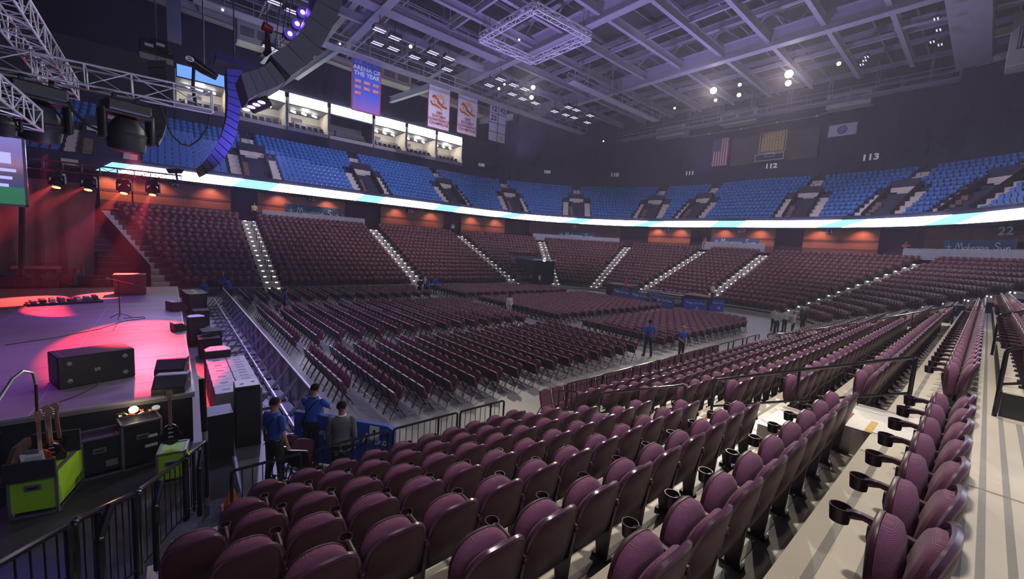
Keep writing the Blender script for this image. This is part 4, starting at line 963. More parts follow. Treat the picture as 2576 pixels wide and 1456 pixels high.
# video screen and side drape
A=aty(-40,330,30); B=aty(56,350,30); C_=aty(56,515,30)
scr=bpy.data.materials.new('screen_picture'); scr.use_nodes=True; nt=scr.node_tree; b=nt.nodes['Principled BSDF']; tc=nt.nodes.new('ShaderNodeTexCoord'); sp=nt.nodes.new('ShaderNodeSeparateXYZ'); rp=nt.nodes.new('ShaderNodeValToRGB'); cr=rp.color_ramp; cr.interpolation='LINEAR'
cr.elements[0].position=.0; cr.elements[0].color=(.03,.14,.08,1); cr.elements[1].position=1; cr.elements[1].color=(.22,.20,.55,1)
for p_,c_ in ((.24,(.03,.16,.09,1)),(.27,(.05,.06,.18,1)),(.45,(.10,.07,.14,1)),(.6,(.28,.16,.28,1)),(.8,(.22,.16,.45,1))): e=cr.elements.new(p_); e.color=c_
nt.links.new(tc.outputs['Generated'],sp.inputs[0]); nt.links.new(sp.outputs['Z'],rp.inputs[0]); nt.links.new(rp.outputs[0],b.inputs['Emission Color']); b.inputs['Emission Strength'].default_value=1.0; b.inputs['Base Color'].default_value=(0,0,0,1)
r=thing('video_screen','large glowing video screen with green foot at the left edge above the stage','screen',(B[0]-1.5,30,C_[2]))
part(r,'picture',scr,lambda m:m.box((B[0]-2,30,(B[2]+C_[2])/2),(4,.05,B[2]-C_[2]))); part(r,'frame',alum,lambda m:(m.box((B[0]+.03,30,(B[2]+C_[2])/2),(.1,.12,B[2]-C_[2]+.2)),m.box((B[0]-2,30,C_[2]-.06),(4.1,.12,.1))))
paleb=mat('screen_text_pale',(0,0,0),.5,emit=(.5,.5,.95),es=1.); part(r,'picture_blocks',paleb,lambda m:[m.box((B[0]-.55-.42*i,29.96,B[2]-.95+.0),(.34,.01,.5)) for i in range(4)]+[m.box((B[0]-.9,29.96,B[2]-1.5-.35*i),(1.3-.25*i,.01,.14)) for i in range(3)])
dr=mat('drape_grey',(.22,.21,.22),.85,nz=.3,sc=.6)
A=aty(58,500,35); B=aty(262,520,35); 
def drape(lab,xs0,y,z0,z1,mt,taper):
    mb=MB(); n=44; vs=[]
    for j in range(9):
        f=j/8
        for i in range(n+1):
            g=i/n; x=xs0[0]+(xs0[1]-taper*f-xs0[0])*g; vs.append((x,y+.22*math.sin(g*34+1.3*math.sin(g*9))*(.3+.7*f)+.9*f*f*g,z1+(z0-z1)*f-.9*math.sin(g*math.pi)*f*(1-f)))
    mb.add(vs,[(j*(n+1)+i,j*(n+1)+i+1,(j+1)*(n+1)+i+1,(j+1)*(n+1)+i) for j in range(8) for i in range(n)]); o=mb.build('stage_drape',mt,None,True); return tag(o,lab,'drape')
drape('grey hanging drape with deep folds behind the stage under the red lights',(A[0]-4,B[0]-.3),35.0,1.0,7.1,dr,.4)
drape('black drape at the far side behind the stage gear',(-13,-3.4),36.0,0,3.0,mat('drape_black',(.015,.014,.016),.9,nz=.3),.0)
r=thing('stage_tower','thin dark tower leg holding the screen side of the stage','tower',(-5.3,31,0)); part(r,'post',iron,lambda m:m.tube([aty(62,300,31),aty(56,690,31)],.07,8)); part(r,'second_post',iron,lambda m:m.tube([aty(52,400,31),aty(50,690,31)],.05,8))
# backline gear along the far stage side
def gear(lab,px,py,kind):
    a=atz(px,py,ZS); return thing(kind,lab,kind.replace('_',' '),(a[0],a[1],ZS))
r=gear('keyboard on a folding stand among the dark gear at the back of the stage',95,715,'keyboard'); part(r,'keybed',caseed,lambda m:m.box((0,0,.95),(1.9,.5,.16),bev=.03),world=False); part(r,'keys',plate,lambda m:m.box((0,-.16,1.035),(1.7,.16,.012)),world=False)
for s_ in (-1,1): part(r,'stand_leg',iron,lambda m:(m.tube([(-.6*s_,-.1,.9),(.6*s_,-.1,.02)],.02,6),),world=False)
r=gear('open flight case standing behind the keyboard at the back of the stage',92,706,'flight_case'); part(r,'body',case,lambda m:m.box((0,.5,.55),(1.5,.7,1.1),bev=.02),world=False); part(r,'lid',case,lambda m:m.box((0,.9,1.5),(1.5,.1,.9),Matrix.Rotation(-.2,3,'X')),world=False); part(r,'edge_trim',caseed,lambda m:frame3(m,1.5,.7,1.1),world=False) if False else None
r=gear('drum kit with small cymbals in the dark behind the covered riser',170,713,'drum_kit')
part(r,'bass_drum',mat('drum_wood',(.25,.06,.05),.3,nz=.2),lambda m:m.lathe([(.28,-.2),(.28,.2)],20,Matrix.Rotation(math.pi/2,4,'X'),0,(0,0,.3)),True,world=False)
for x_ in (-.4,.4): part(r,'tom_drum',mat('drum_wood',(.25,.06,.05),.3),lambda m:m.lathe([(.18,-.1),(.18,.1)],16,None,0,(x_,.1,.75)),True,world=False); part(r,'cymbal',mat('brass',(.7,.5,.2),.25,.9,nz=.1),lambda m:(m.lathe([(.26,0),(.05,.03),(.0,.03)],18,None,0,(x_*1.7,.1,1.15)),m.tube([(x_*1.7,.1,0),(x_*1.7,.1,1.15)],.012,5)),True,world=False)
for i,(px,py,sx_,sz_) in enumerate(((20,720,1.2,.6),(225,715,.9,.5),(255,720,.7,.4),(60,722,.7,.45),(130,721,.5,.4))):
    r=gear(f'low dark amplifier in the row of gear at the back of the stage, {ORD[i]} placed beside the keyboard',px,py,'amplifier'); r['group']='amplifiers in the dark stage gear'; r['label']='low dark amplifier in the row of gear at the back of the stage'; part(r,'cabinet',case,lambda m:m.box((0,0,sz_/2),(sx_,.45,sz_),bev=.02),world=False); part(r,'grille',grille,lambda m:m.box((0,-.23,sz_/2),(sx_*.9,.02,sz_*.7)),world=False); part(r,'handle',caseed,lambda m:m.box((0,0,sz_+.01),(.2,.03,.02)),world=False)
# ------------------------------------------------------------------ pit: sub cabinets, speakers, consoles
subm=mat('sub_top',(.34,.31,.36),.5,nz=.12,sc=4)
k=0
for c in range(2):
    for j in range(6):
        y=11.95+.56*j; x=1.02+.0*j+c*.5
        r=thing('sub_cabinet',f'grey-topped bass cabinet in the pit block, {ORD[j]} from the near end, {"stage" if c==0 else "barricade"} side','speaker',(x,y,0),math.radians(-1.),'bass cabinets in the pit')
        part(r,'body',[subm,case],lambda m:(m.box((0,0,.5),(.485,.55,1.0),bev=.008)),world=False)
        if c==0: part(r,'hand_hole',case,lambda m:m.box((-.0,0,1.001),(.17,.13,.006)),world=False)
        else:
            for s_ in (-.12,.12): part(r,'hand_hole',case,lambda m:m.box((0,s_*1.1,1.001),(.2,.07,.006)),world=False); 
r=thing('speaker_cabinet','tall black speaker cabinet with pale top beside the near end of the barricade','speaker',(1.32,10.85,0),math.radians(-3)); part(r,'body',case,lambda m:m.box((0,0,.72),(.5,.52,1.44),bev=.015),world=False); part(r,'top_panel',mat('top_pale',(.5,.48,.55),.5,nz=.1),lambda m:m.box((0,0,1.443),(.46,.48,.008)),world=False); part(r,'front_grille',grille,lambda m:m.box((0,-.262,.8),(.44,.02,1.1)),world=False)
for s_ in (-.1,.12): part(r,'socket',case,lambda m:m.lathe([(.04,0),(.04,.012),(0,.012)],12,None,0,(s_,s_*.4,1.445)),world=False)
for i,(px,py,zt,w_,lab) in enumerate(((547,877,1.2,.62,'low black speaker with pale skewed lids just past the bass cabinets'),(492,795,1.2,.55,'round-backed black speaker with pale lid halfway along the pit'),(492,738,1.25,.7,'black speaker with pale lid near the far end of the pit'))):
    a=atz(px,py,zt); r=thing('pit_speaker',lab,'speaker',(a[0],a[1],0),.1*i,'pit speakers with pale lids')
    part(r,'cabinet',case,lambda m:m.prism([(-w_/2,-.3,0),(w_/2,-.3,0),(w_*.55,.05,0),(w_*.3,.35,0),(-w_*.3,.35,0),(-w_*.55,.05,0)],(0,0,1),0,zt),world=False); part(r,'pale_lid',mat('top_pale',(.5,.48,.55),.5),lambda m:m.prism([(-w_*.48,-.28,0),(w_*.48,-.28,0),(w_*.52,.05,0),(w_*.28,.32,0),(-w_*.28,.32,0),(-w_*.52,.05,0)],(0,0,1),zt,zt+.015),world=False); part(r,'grille',grille,lambda m:m.box((0,-.31,zt*.5),(w_*.9,.02,zt*.7)),world=False)
a=atz(488,726,1.3); r=thing('mixing_console','pale mixing console with rows of faders at the far end of the pit','console',(a[0],a[1],0),.1)
part(r,'desk',case,lambda m:m.box((0,0,.55),(.95,1.7,1.1),bev=.02),world=False); part(r,'panel',mat('top_pale',(.5,.48,.55),.5),lambda m:m.box((0,0,1.13),(.95,1.7,.06)),world=False)
part(r,'fader_strips',case,lambda m:[m.box((-.25+.5*c,-.65+.32*k,1.165),(.3,.07,.012)) for c in range(2) for k in range(5)],world=False)
for i,(px,py) in enumerate(((525,848),(505,780),(530,830),(485,700))):
    a=atz(px,py,.75); r=thing('pit_case',('black drape-topped case in the middle of the pit','black upright case near the stage face in the pit','dark cable trunk beside the pit walkway','black case at the far end of the pit')[i],'case',(a[0],a[1],0),.05*i); part(r,'body',case,lambda m:m.box((0,0,.36),(.65,.8,.72),bev=.02),world=False); part(r,'lid',blackm,lambda m:m.box((0,0,.75),(.68,.83,.06),bev=.01),world=False); part(r,'latch',caseed,lambda m:m.box((.335,0,.7),(.02,.12,.08)),world=False)
a=atz(520,842,.85); r=thing('cable_coils','tangled coil of dark cables on a case in the pit','cables',(a[0],a[1],.79))
for k in range(4): part(r,'coil',blackm,lambda m:m.tube([((.22+.03*k)*math.cos(t*.5)+.1*k,(.2+.02*k)*math.sin(t*.5)-.06*k,.03+.035*k+.02*math.sin(t)) for t in range(13)],.018,5,closed=False),True,world=False)
# barricade along the pit
barm=mat('barricade_aluminium',(.50,.48,.58),.38,.6,nz=.2,sc=3)
bp=None; yb0=9.45
for i in range(20):
    y=yb0+1.1*i; lab=f'aluminium stage barricade section, {ORD[i]} from the near end of the pit'
    if bp is None:
        bp=thing('barricade_section',lab,'barrier',(2.62,y+.55,0),0,'stage barricade')
        part(bp,'front_sheet',barm,lambda m:m.box((0,0,.62),(.03,1.08,1.12)),world=False); part(bp,'top_rail',alum,lambda m:m.tube([(-.03,-.55,1.2),(-.03,.55,1.2)],.035,8),True,world=False)
        for s_ in (-.5,.5): part(bp,'brace',barm,lambda m:m.beam((-.05,s_,1.1),(-.85,s_,.06),.045,.045),world=False); part(bp,'upright',barm,lambda m:m.beam((-.03,s_,0),(-.03,s_,1.18),.05,.05),world=False); part(bp,'foot_bar',barm,lambda m:m.beam((-.95,s_,.04),(0,s_,.04),.05,.05),world=False)
        part(bp,'cross_bar',barm,lambda m:m.beam((-.5,-.52,.55),(-.5,.52,.55),.04,.04),world=False); part(bp,'base_plate',mat('base_plate',(.62,.60,.68),.35,.5,nz=.3,sc=5),lambda m:m.prism([(-.35,-.42,.1),(-.06,-.42,.1),(-.06,.42,.1),(-.35,.42,.1)],(0,0,1),0,.02),world=False)
    else: copy_tree(bp,(2.62,y+.55,0),0,lab)
# blue cover over the last barrier near the stairs
B0,B1=np.array([2.05,9.42]),np.array([3.5,7.55]); x=Vector((*(B1-B0),0)); L=x.length; x.normalize(); c=(B0+B1)/2; nn=Vector((-x.y*-1,-x.x,0)); nn=Vector((x.y,-x.x,0))
r=thing('covered_barrier','royal blue cloth-covered barrier with white script at the end of the barricade','barrier',(c[0],c[1],0))
pr_=[(-L/2,.06),(L/2-.12,.06),(L/2,.2),(L/2,1.0),(L/2-.04,1.08),(L/2-.14,1.13),(-L/2,1.13)]
o=part(r,'cloth_cover',banv,lambda m:m.prism([(a,0,z) for a,z in pr_],(0,1,0),-.06,.06),world=False); o.matrix_basis=frame_mat((0,0,0),x,(0,0,1))@Matrix.Rotation(math.radians(-90),4,'X')@Matrix.Scale(1,4) if False else Matrix(((x.x,-x.y,0,0),(x.y,x.x,0,0),(0,0,1,0),(0,0,0,1)))
me,w=script_mesh('Mohegan Sun Arena',.34,bant,.1,False); ob=link('lettering',me,r); ob.matrix_basis=frame_mat(nn*.065+Vector((0,0,.80))+x*.05,x,(0,0,1))@Matrix.Scale(L*.86/w,4)
part(r,'paper_notice',plate,lambda m:m.box((0,0,0),(.22,.30,.004)),world=False).matrix_basis=frame_mat(nn*.075+Vector((0,0,.95))+x*(L*.32),x,(0,0,1)); part(r,'notice_mark',blackm,lambda m:m.prism([(-.03,-.06,0),(.03,-.06,0),(.03,.03,0),(0,.06,0),(-.03,.03,0)],(0,0,1),0,.003),world=False).matrix_basis=frame_mat(nn*.08+Vector((0,0,.97))+x*(L*.32),x,(0,0,1))
a=atz(735,1150,.2); 
for i,(px,py) in enumerate(((735,1140),(765,1150))):
    a=atz(px,py,.45); r=thing('stacked_chair',('dark burgundy folding chair by the barrier, behind the rail','second dark folding chair beside the suited man')[i],'chair',(a[0],a[1],0),2.2+.3*i); link('backrest',CB,r); link('seat',CS,r); link('leg_frame',CF,r)
# ------------------------------------------------------------------ cases and guitars by the stairs
def flight(lab,c,rz,d,mt,name='flight_case'):
    r=thing(name,lab,'case',c,rz,None); part(r,'body',mt,lambda m:m.box((0,0,d[2]/2+.05),(d[0],d[1],d[2]-.1)),world=False)
    def ed(m):
        for a in (-1,1):
            for b_ in (-1,1):
                m.box((a*d[0]/2,b_*d[1]/2,d[2]/2),(.035,.035,d[2])); m.box((0,a*d[1]/2,.02 if b_<0 else d[2]-.0),(d[0]+.03,.035,.035)); m.box((a*d[0]/2,0,.02 if b_<0 else d[2]),(.035,d[1]+.03,.035))
    part(r,'edge_trim',caseed,ed,world=False); part(r,'latch_plate',caseed,lambda m:(m.box((0,-d[1]/2-.01,d[2]*.68),(.2,.02,.11),bev=.01)),world=False); part(r,'handle',iron,lambda m:m.box((0,-d[1]/2-.025,d[2]*.68),(.12,.02,.03)),world=False); return r
flight('lime green flight case holding guitars in the left foreground',(-1.72,10.3,0),math.radians(-12),(.56,.95,.75),lime)
flight('lime green flight case under the single guitar by the pole',(-.02,10.0,0),math.radians(-8),(.42,.5,.62),lime)
for i,(x_,y_,rz,w_,h_) in enumerate(((-1.15,11.0,8,.62,.8),(-.55,11.05,12,.6,.95))):
    r=flight(('black road case beside the green guitar case','black road case with two white labels against the stage front')[i],(x_,y_,0),math.radians(rz),(w_,.5,h_),case)
    if i: part(r,'paper_label',plate,lambda m:(m.box((.15,-.265,.62),(.16,.005,.06)),m.box((.13,-.265,.42),(.2,.005,.06))),world=False)
    else: part(r,'worn_sticker',mat('sticker',(.2,.17,.22),.6,nz=.3),lambda m:m.box((.16,-.265,.25),(.17,.005,.13)),world=False); part(r,'orange_tag',mat('tag_orange',(.8,.15,.02),.5,nz=.1),lambda m:m.box((.28,-.2,h_+.01),(.12,.08,.02),Matrix.Rotation(.4,3,'Y')),world=False)
r=thing('tool_tray','small lit pile of tools on top of the black road cases','tools',(-.62,11.2,1.0))
random.seed(3)
for i in range(16): part(r,'tool',[plate,caseed,mat('tag_orange',(.8,.15,.02),.5),mat('brass',(.7,.5,.2),.25,.9)][i%4],lambda m:m.box((random.uniform(-.25,.25),random.uniform(-.1,.1),.02+.02*random.random()),(random.uniform(.05,.14),.03,.03),Matrix.Rotation(random.uniform(0,3),3,'Z'),bev=.008),world=False)
part(r,'worklight',mat('worklight',(1,.9,.5),.4,emit=(1,.85,.5),es=3),lambda m:m.lathe([(.02,0),(.07,.03),(.08,.09),(.05,.13),(.0,.14)],12,None,0,(-.02,.02,.03)),True,world=False); part(r,'tape_roll',plate,lambda m:m.lathe([(.05,0),(.07,0),(.07,.03),(.05,.03)],14,Matrix.Rotation(.4,4,'X'),0,(.33,.08,.03)),world=False)
lamp('worklight_glow','POINT',(-.6,11.1,1.35),4,(1,.8,.45),.05)
gwood=mat('guitar_sunburst',(.28,.05,.012),.22,nz=.4,sc=4); gneck=mat('guitar_neck',(.38,.2,.12),.4,nz=.2); gblk=mat('guitar_black',(.015,.012,.014),.15,nz=.1); chrome=mat('chrome',(.8,.8,.82),.15,1.,nz=.05)
def guitar(lab,loc,rz,tilt,body):
    r=thing('electric_guitar',lab,'guitar',loc); r.rotation_euler=(tilt,0,rz)
    o_=[]
    for i in range(28):
        t=2*math.pi*i/28; w_=.16+.03*math.cos(2*t)-.045*math.exp(-((math.sin(t)-.15)/.3)**2); o_.append((w_*math.cos(t)*(1 if math.sin(t)<.2 else .86),0,.22+.22*math.sin(t)))
    part(r,'body',body,lambda m:m.prism(o_,(0,1,0),-.022,.022),world=False)
    part(r,'neck',gneck,lambda m:m.box((0,-.015,.68),(.05,.025,.56)),world=False); part(r,'headstock',gneck,lambda m:m.prism([(-.03,0,.95),(.03,0,.95),(.055,0,1.05),(.03,0,1.14),(-.04,0,1.12),(-.05,0,1.02)],(0,1,0),-.015,.005),world=False)
    part(r,'tuning_pegs',chrome,lambda m:[m.box((s_*.062,-.005,.985+.045*k),(.03,.014,.018),bev=.005) for k in range(3) for s_ in (-1,1)],world=False)
    part(r,'pickups',chrome,lambda m:[m.box((0,-.027,.17+.09*k),(.075,.012,.03),bev=.004) for k in range(3)],world=False); part(r,'strings',chrome,lambda m:[m.box((-.018+.0072*k,-.032,.57),(.0012,.001,.85)) for k in range(6)],world=False); return r
for i,(dx,dy,ti,rz,b_) in enumerate(((0,-.28,-.1,.35,gwood),(.1,-.05,-.05,.2,gblk),(.04,.12,0,.3,gwood),(.16,.3,.05,.15,gblk))):
    guitar(f'{"sunburst" if b_ is gwood else "black"} electric guitar, {ORD[i]} from the front in the green case',(-1.74+dx,10.28+dy,.66),-.2+rz,.18+ti,b_)
guitar('black and white electric guitar on a stand by the pole, neck up',(-.05,10.02,.68),-.1,.05,gblk)
r=thing('guitar_cradle','dark padded cradle on the front green case holding guitars','cradle',(-1.72,10.1,.75),math.radians(-12)); part(r,'side_panel',mat('cradle_brown',(.06,.025,.02),.6,nz=.3),lambda m:m.prism([(-.32,-.45,0),(-.32,.45,0),(-.3,.3,.42),(-.3,-.1,.42)],(1,0,0),-.03,.03),world=False); part(r,'front_panel',blackm,lambda m:m.box((0,-.44,.14),(.6,.05,.3)),world=False); part(r,'back_panel',blackm,lambda m:m.box((0,.46,.2),(.6,.05,.4)),world=False)
r=thing('set_list','white printed sheet clipped to the guitar cradle','paper',(-1.78,9.75,1.0),math.radians(-12)); part(r,'sheet',plate,lambda m:m.box((0,0,.0),(.27,.006,.30),Matrix.Rotation(-.12,3,'Y')),world=False); part(r,'clip',caseed,lambda m:m.box((0,-.01,.17),(.16,.03,.07),bev=.01),world=False); part(r,'printed_lines',boxg,lambda m:[m.box((0,-.006,.07-.025*k),(.2,.003,.006),Matrix.Rotation(-.12,3,'Y')) for k in range(6)],world=False)
r=thing('traffic_cone','small orange cone on the floor behind the front seats','cone',(*atz(583,1255,.15)[:2],0)); part(r,'cone_body',mat('tag_orange',(.8,.15,.02),.5),lambda m:m.lathe([(.13,.02),(.03,.36),(.0,.37)],14),True,world=False); part(r,'base',mat('tag_orange',(.8,.15,.02),.5),lambda m:m.box((0,0,.012),(.3,.3,.024)),world=False)
r=thing('scaffold_pole','tall pale scaffold pole rising in the gap left of the front seats','pole',(.4,8.6,0)); part(r,'tube',alum,lambda m:m.tube([(.42,8.6,0),(.42,8.75,1.35)],.045,10),True); part(r,'upper_tube',blk,lambda m:m.tube([(.42,8.75,1.35),(.40,8.85,2.3)],.05,10),True)
ledr=mat('led_red',(0,0,0),.4,emit=(1,.04,.02),es=6)
r=thing('amplifier_rack','dark amplifier rack with red glowing lights beneath the stage corner','rack',(.62,10.6,0)); part(r,'body',case,lambda m:m.box((.75,10.6,.5),(.5,.6,1.0))); part(r,'red_lights',ledr,lambda m:[m.box((.49,10.35+.05*(k%9),.15+.09*k),(.012,.03,.02)) for k in range(9)])
# ------------------------------------------------------------------ rails in front of the seats
def bent(P,r,ra=.07,n=4):
    """polyline with rounded corners"""
    P=[Vector(p) for p in P]; out=[P[0]]
    for i in range(1,len(P)-1):
        a=(P[i-1]-P[i]); b=(P[i+1]-P[i]); q=min(ra,a.length*.45,b.length*.45); a.normalize(); b.normalize()
        for k in range(n+1):
            t=k/n; out.append((P[i]+a*q)*(1-t)**2+P[i]*2*t*(1-t)+(P[i]+b*q)*t*t)
    out.append(P[-1]); return out
railg='black steel rails'
def barrail(lab,p0,p1,h,bars=True,r_=.024,mid=False,z0b=.1,nb=None):
    p0,p1=Vector(p0),Vector(p1); r=thing('guard_rail',lab,'railing',(p0+p1)/2,0,railg); up=Vector((0,0,1)); d=p1-p0; L=d.length
    part(r,'top_rail',blk,lambda m:m.tube(bent([p0,p0+up*h,p1+up*h,p1],r_),r_,8),True)
    if bars:
        n=nb or max(3,int(L/.13)); part(r,'bottom_rail',blk,lambda m:m.tube([p0+up*z0b,p1+up*z0b],.014,6),True); part(r,'bars',blk,lambda m:[m.tube([p0+d*(i/n)+up*z0b,p0+d*(i/n)+up*(h-.01)],.0075,5,cap=False) for i in range(1,n)])
        part(r,'middle_post',blk,lambda m:m.tube([p0+d*.68,p0+d*.68+up*h],.022,6))
    if mid: part(r,'lower_rail',blk,lambda m:m.tube([p0+up*h*.48,p1+up*h*.48],.02,6)); part(r,'middle_post',blk,lambda m:m.tube([p0+d*.5+up*h*.48,p0+d*.5+up*h],.02,6))
    return r
yr=7.16; zr=.45; hr=.83
xr=[aty(px,py,yr)[0] for px,py in ((582,1180),(756,1142),(792,1130),(976,1086),(990,1082),(1151,1042),(1158,1040),(1268,1010))]
names=('leftmost guard rail before the front seats, by the man at the pit','guard rail before the suited man','guard rail with thin bars left of the floor chairs','guard rail with thin bars at the right end, before the aisle')
for i in range(4): barrail('black '+names[i],(xr[2*i],yr,zr),(xr[2*i+1],yr,zr),hr)
x0=8.35
for i in range(9):
    barrail(f'black floor rail past the first aisle, {ORD[i]} length from the aisle',(x0+1.62*i,yr,zr),(x0+1.62*i+1.58,yr,zr),hr,nb=8)
def slope(lab,x,ya,za,yb_,zb_,h,mid=True): return barrail(lab,(x,ya,za),(x,yb_,zb_),h,False,.026,mid)
ZA=lambda y:.48+.355*(6.35-y)/.915+.0
slope('short black handrail at the foot of the first aisle',7.75,6.9,.35,6.3,.5,.95); slope('middle black handrail climbing the first aisle',7.75,5.6,ZA(5.6)-.05,3.6,ZA(3.6),.92); slope('large black handrail at the top of the first aisle, nearest the camera',7.72,3.05,ZA(3.05),.5,ZA(.5)+.1,.98)
slope('black handrail at the foot of the second aisle',23.3,6.9,.35,5.9,.6,.95); slope('black handrail midway up the second aisle',23.3,5.4,ZA(5.4),3.5,ZA(3.5),.92); slope('black handrail at the top of the second aisle',23.3,2.9,ZA(2.9),.7,ZA(.7)+.1,.95)
slope('black rail posts beside the walkway step at the right edge, nearest',9.1,-.30,ZT(7),-1.7,ZT(7)+.5,1.0); slope('black rail beside the farther walkway steps at right',16.0,-.30,ZT(7),-1.9,ZT(7)+.6,1.05)
# sloping rails down the open left side of the block
Lp=[(.42,8.3,.35),(.12,7.6,.45),(-.35,5.9,.95),(-.68,4.7,1.45),(-1.05,3.5,1.85)]
for i in range(4):
    p,q=Vector(Lp[i]),Vector(Lp[i+1]); barrail(('black sloping stair rail nearest the pit, left of the seats','black sloping stair rail second from the pit','black sloping stair rail third from the pit','black sloping stair rail at the bottom left corner')[i],p+(q-p)*.03,p+(q-p)*.97,1.02,True,.03,nb=(5,8,8,8)[i])
for i in (1,2,3):
    p=Vector(Lp[i])+Vector((.16,0,0)); r=thing('short_grab_rail',f'thick short black grab rail beside the sloping stair rail, {ORD[i-1]} from the pit','railing',p,0,railg); part(r,'tube',blk,lambda m:m.tube(bent([p,p+Vector((0,0,.8)),p+Vector((.05,.3,.92))],.04),.035,8),True)
# handrails in the far aisles
pr0=None
for j,u in enumerate(LA[1:]):
    for i,k in enumerate((1,4,7,10)):
        P,n=LOW.pt(k,u,.3); Q,_=LOW.pt(k+2,u,.3); z0,z1=LOW.z(k,u),LOW.z(k+2,u); t=np.array([-n[1],n[0]])*(.12)
        lab=f'thin black handrail in the {ORD[j]} far aisle from the stage, {ORD[i]} from the bottom'
        r=thing('aisle_handrail',lab,'handrail',(P[0]+t[0],P[1]+t[1],z0),0,'far aisle handrails'); a=Vector((P[0]+t[0],P[1]+t[1],z0)); b_=Vector((Q[0]+t[0],Q[1]+t[1],z1)); up=Vector((0,0,1))
        part(r,'rail',iron,lambda m:m.tube([a,a+up*.92,b_+up*.92,b_],.028,5)); part(r,'lower_rail',iron,lambda m:m.tube([a+up*.45,b_+up*.45],.02,4)); 
for j,u in enumerate(UA):
    P,n=UPP.pt(7,u,.3); Q,_=UPP.pt(11,u,.3); a=Vector((P[0],P[1],UPP.z(7,u))); b_=Vector((Q[0],Q[1],UPP.z(11,u))); up=Vector((0,0,1))
    r=thing('balcony_handrail',f'thin black handrail up the balcony stairs above the {ORD[j]} dark entrance from the left','handrail',a,0,'balcony handrails'); part(r,'rail',iron,lambda m:m.tube([a,a+up*.95,b_+up*.95,b_],.03,5))
    part(r,'posts',iron,lambda m:[m.tube([a+(b_-a)*f,a+(b_-a)*f+up*.95],.02,4) for f in (.33,.66)])
# entrance tunnel between the far corner aisles
m_=MB(); u=(tun0+tun1)/2; P,n=LOW.pt(0,u,.9); t=np.array([-n[1],n[0]]); M=Matrix(((t[0],n[0],0),(t[1],n[1],0),(0,0,1))); c=P-n*2.9; m_.box((c[0],c[1],1.65),(3.0,5.8,3.3),M); struct(m_.build('wall_tunnel',mat('tunnel_shade',(.006,.006,.012),.95,nz=.2)))  # solid black block stands in for the shaded tunnel opening
q=P+n*.12; m_=MB(); m_.box((q[0],q[1],3.45),(3.2,.2,.12),M); struct(m_.build('trim_tunnel_lintel',alum)); 
r=thing('tunnel_rail','dark railing above the floor entrance tunnel','railing',(q[0],q[1],3.5)); part(r,'rail',iron,lambda m:(m.box((q[0],q[1],4.4),(3.2,.05,.05),M),[m.box((*(q[:2]+t*(-1.55+.16*k)),3.95),(.02,.02,.9),M) for k in range(20)]))
r=thing('tunnel_sign','small round glowing sign on the tunnel lintel','sign',(q[0],q[1],3.4)); o=part(r,'disc',mat('sign_glow',(.8,.6,.6),.5,emit=(1,.75,.75),es=2.),lambda m:m.lathe([(.22,0),(.22,.05),(0,.05)],16,Matrix.Rotation(-math.pi/2,4,'X'),0,(0,.12,0)),world=False); o.rotation_euler=(0,0,math.atan2(t[1],t[0]))
a=atz(1400,718,.0); r=thing('floor_bin','pale and blue box on the floor beside the tunnel mouth','box',(a[0]-.4,a[1]-.3,0)); part(r,'body',stairm,lambda m:m.box((0,0,.45),(.7,.6,.9)),world=False); part(r,'blue_face',mat('bin_blue',(.15,.2,.6),.5,nz=.1),lambda m:m.box((.1,-.31,.35),(.5,.03,.5)),world=False)
# ------------------------------------------------------------------ flown loudspeakers
def V3(p): return Vector([float(a) for a in p])
def quadbox(r,nm,mt,q,y0,dep,label=None):
    """box with a four-cornered side profile in the plane y=y0, running back by dep"""
    c=[V3(aty(px,py,y0)) for px,py in q]; return part(r,nm,mt,lambda m:m.prism(c,(0,1,0),0,dep),False,label),c
def inset(c,f,u0,u1,v0,v1): 
    b=lambda u,v:(c[0]*(1-u)+c[1]*u)*(1-v)+(c[3]*(1-u)+c[2]*u)*v
    return [b(u0,v0),b(u1,v0),b(u1,v1),b(u0,v1)]
cabm=mat('cabinet_grey',(.10,.095,.13),.5,nz=.15,sc=8)
Z6=lambda x,y:(480+x/6.133,y/6.133)
big=[((1240,850),(1480,690),(1790,1000),(1540,1170)),((1485,680),(1690,490),(2000,750),(1795,1000)),((1695,485),(1830,250),(2150,480),(2005,745)),((1833,245),(1935,10),(2285,190),(2155,475)),((1938,5),(2010,-240),(2370,-110),(2290,180)),((2013,-245),(2060,-500),(2430,-420),(2373,-115))]
r=thing('line_array','large curved line array of dark grey cabinets hanging over the near stage corner','loudspeaker',aty(690,180,10.4))
for q in big:
    o,c=quadbox(r,'array_cabinet',cabm,[Z6(*p) for p in q],10.4,1.15)
    for v0,v1 in ((.14,.40),(.62,.88)):
        for u0,u1 in ((.30,.48),(.54,.72)):
            w=MB(); w.prism([p for p in inset(c,0,u0,u1,v0,v1)],(0,1,0),-.012,.02); k=w.build('side_port',case,o); k.matrix_parent_inverse=parent_inv(o)
    w=MB()
    for f in (.15,.3,.5,.65,.85): p=inset(c,0,f,f+.04,.49,.53); w.prism(p,(0,1,0),-.02,.01)
    k=w.build('rigging_pins',chrome,o); k.matrix_parent_inverse=parent_inv(o)
sm=[((770,1130),(895,1108),(1045,1445),(890,1540)),((900,1106),(1030,1068),(1200,1390),(1050,1440)),((1035,1066),(1140,1015),(1350,1318),(1205,1386)),((1145,1012),(1225,940),(1480,1240),(1355,1312))]
for q in sm:
    o,c=quadbox(r,'downfill_cabinet',cabm,[Z6(*p) for p in q],10.5,.95); w=MB(); w.prism(inset(c,0,.2,.6,.16,.2),(0,1,0),-.01,.01); k=w.build('handle',case,o); k.matrix_parent_inverse=parent_inv(o)
quadbox(r,'joint_frame',blackm,[Z6(*p) for p in ((1225,850),(1245,840),(1545,1175),(1480,1240))],10.45,1.0)
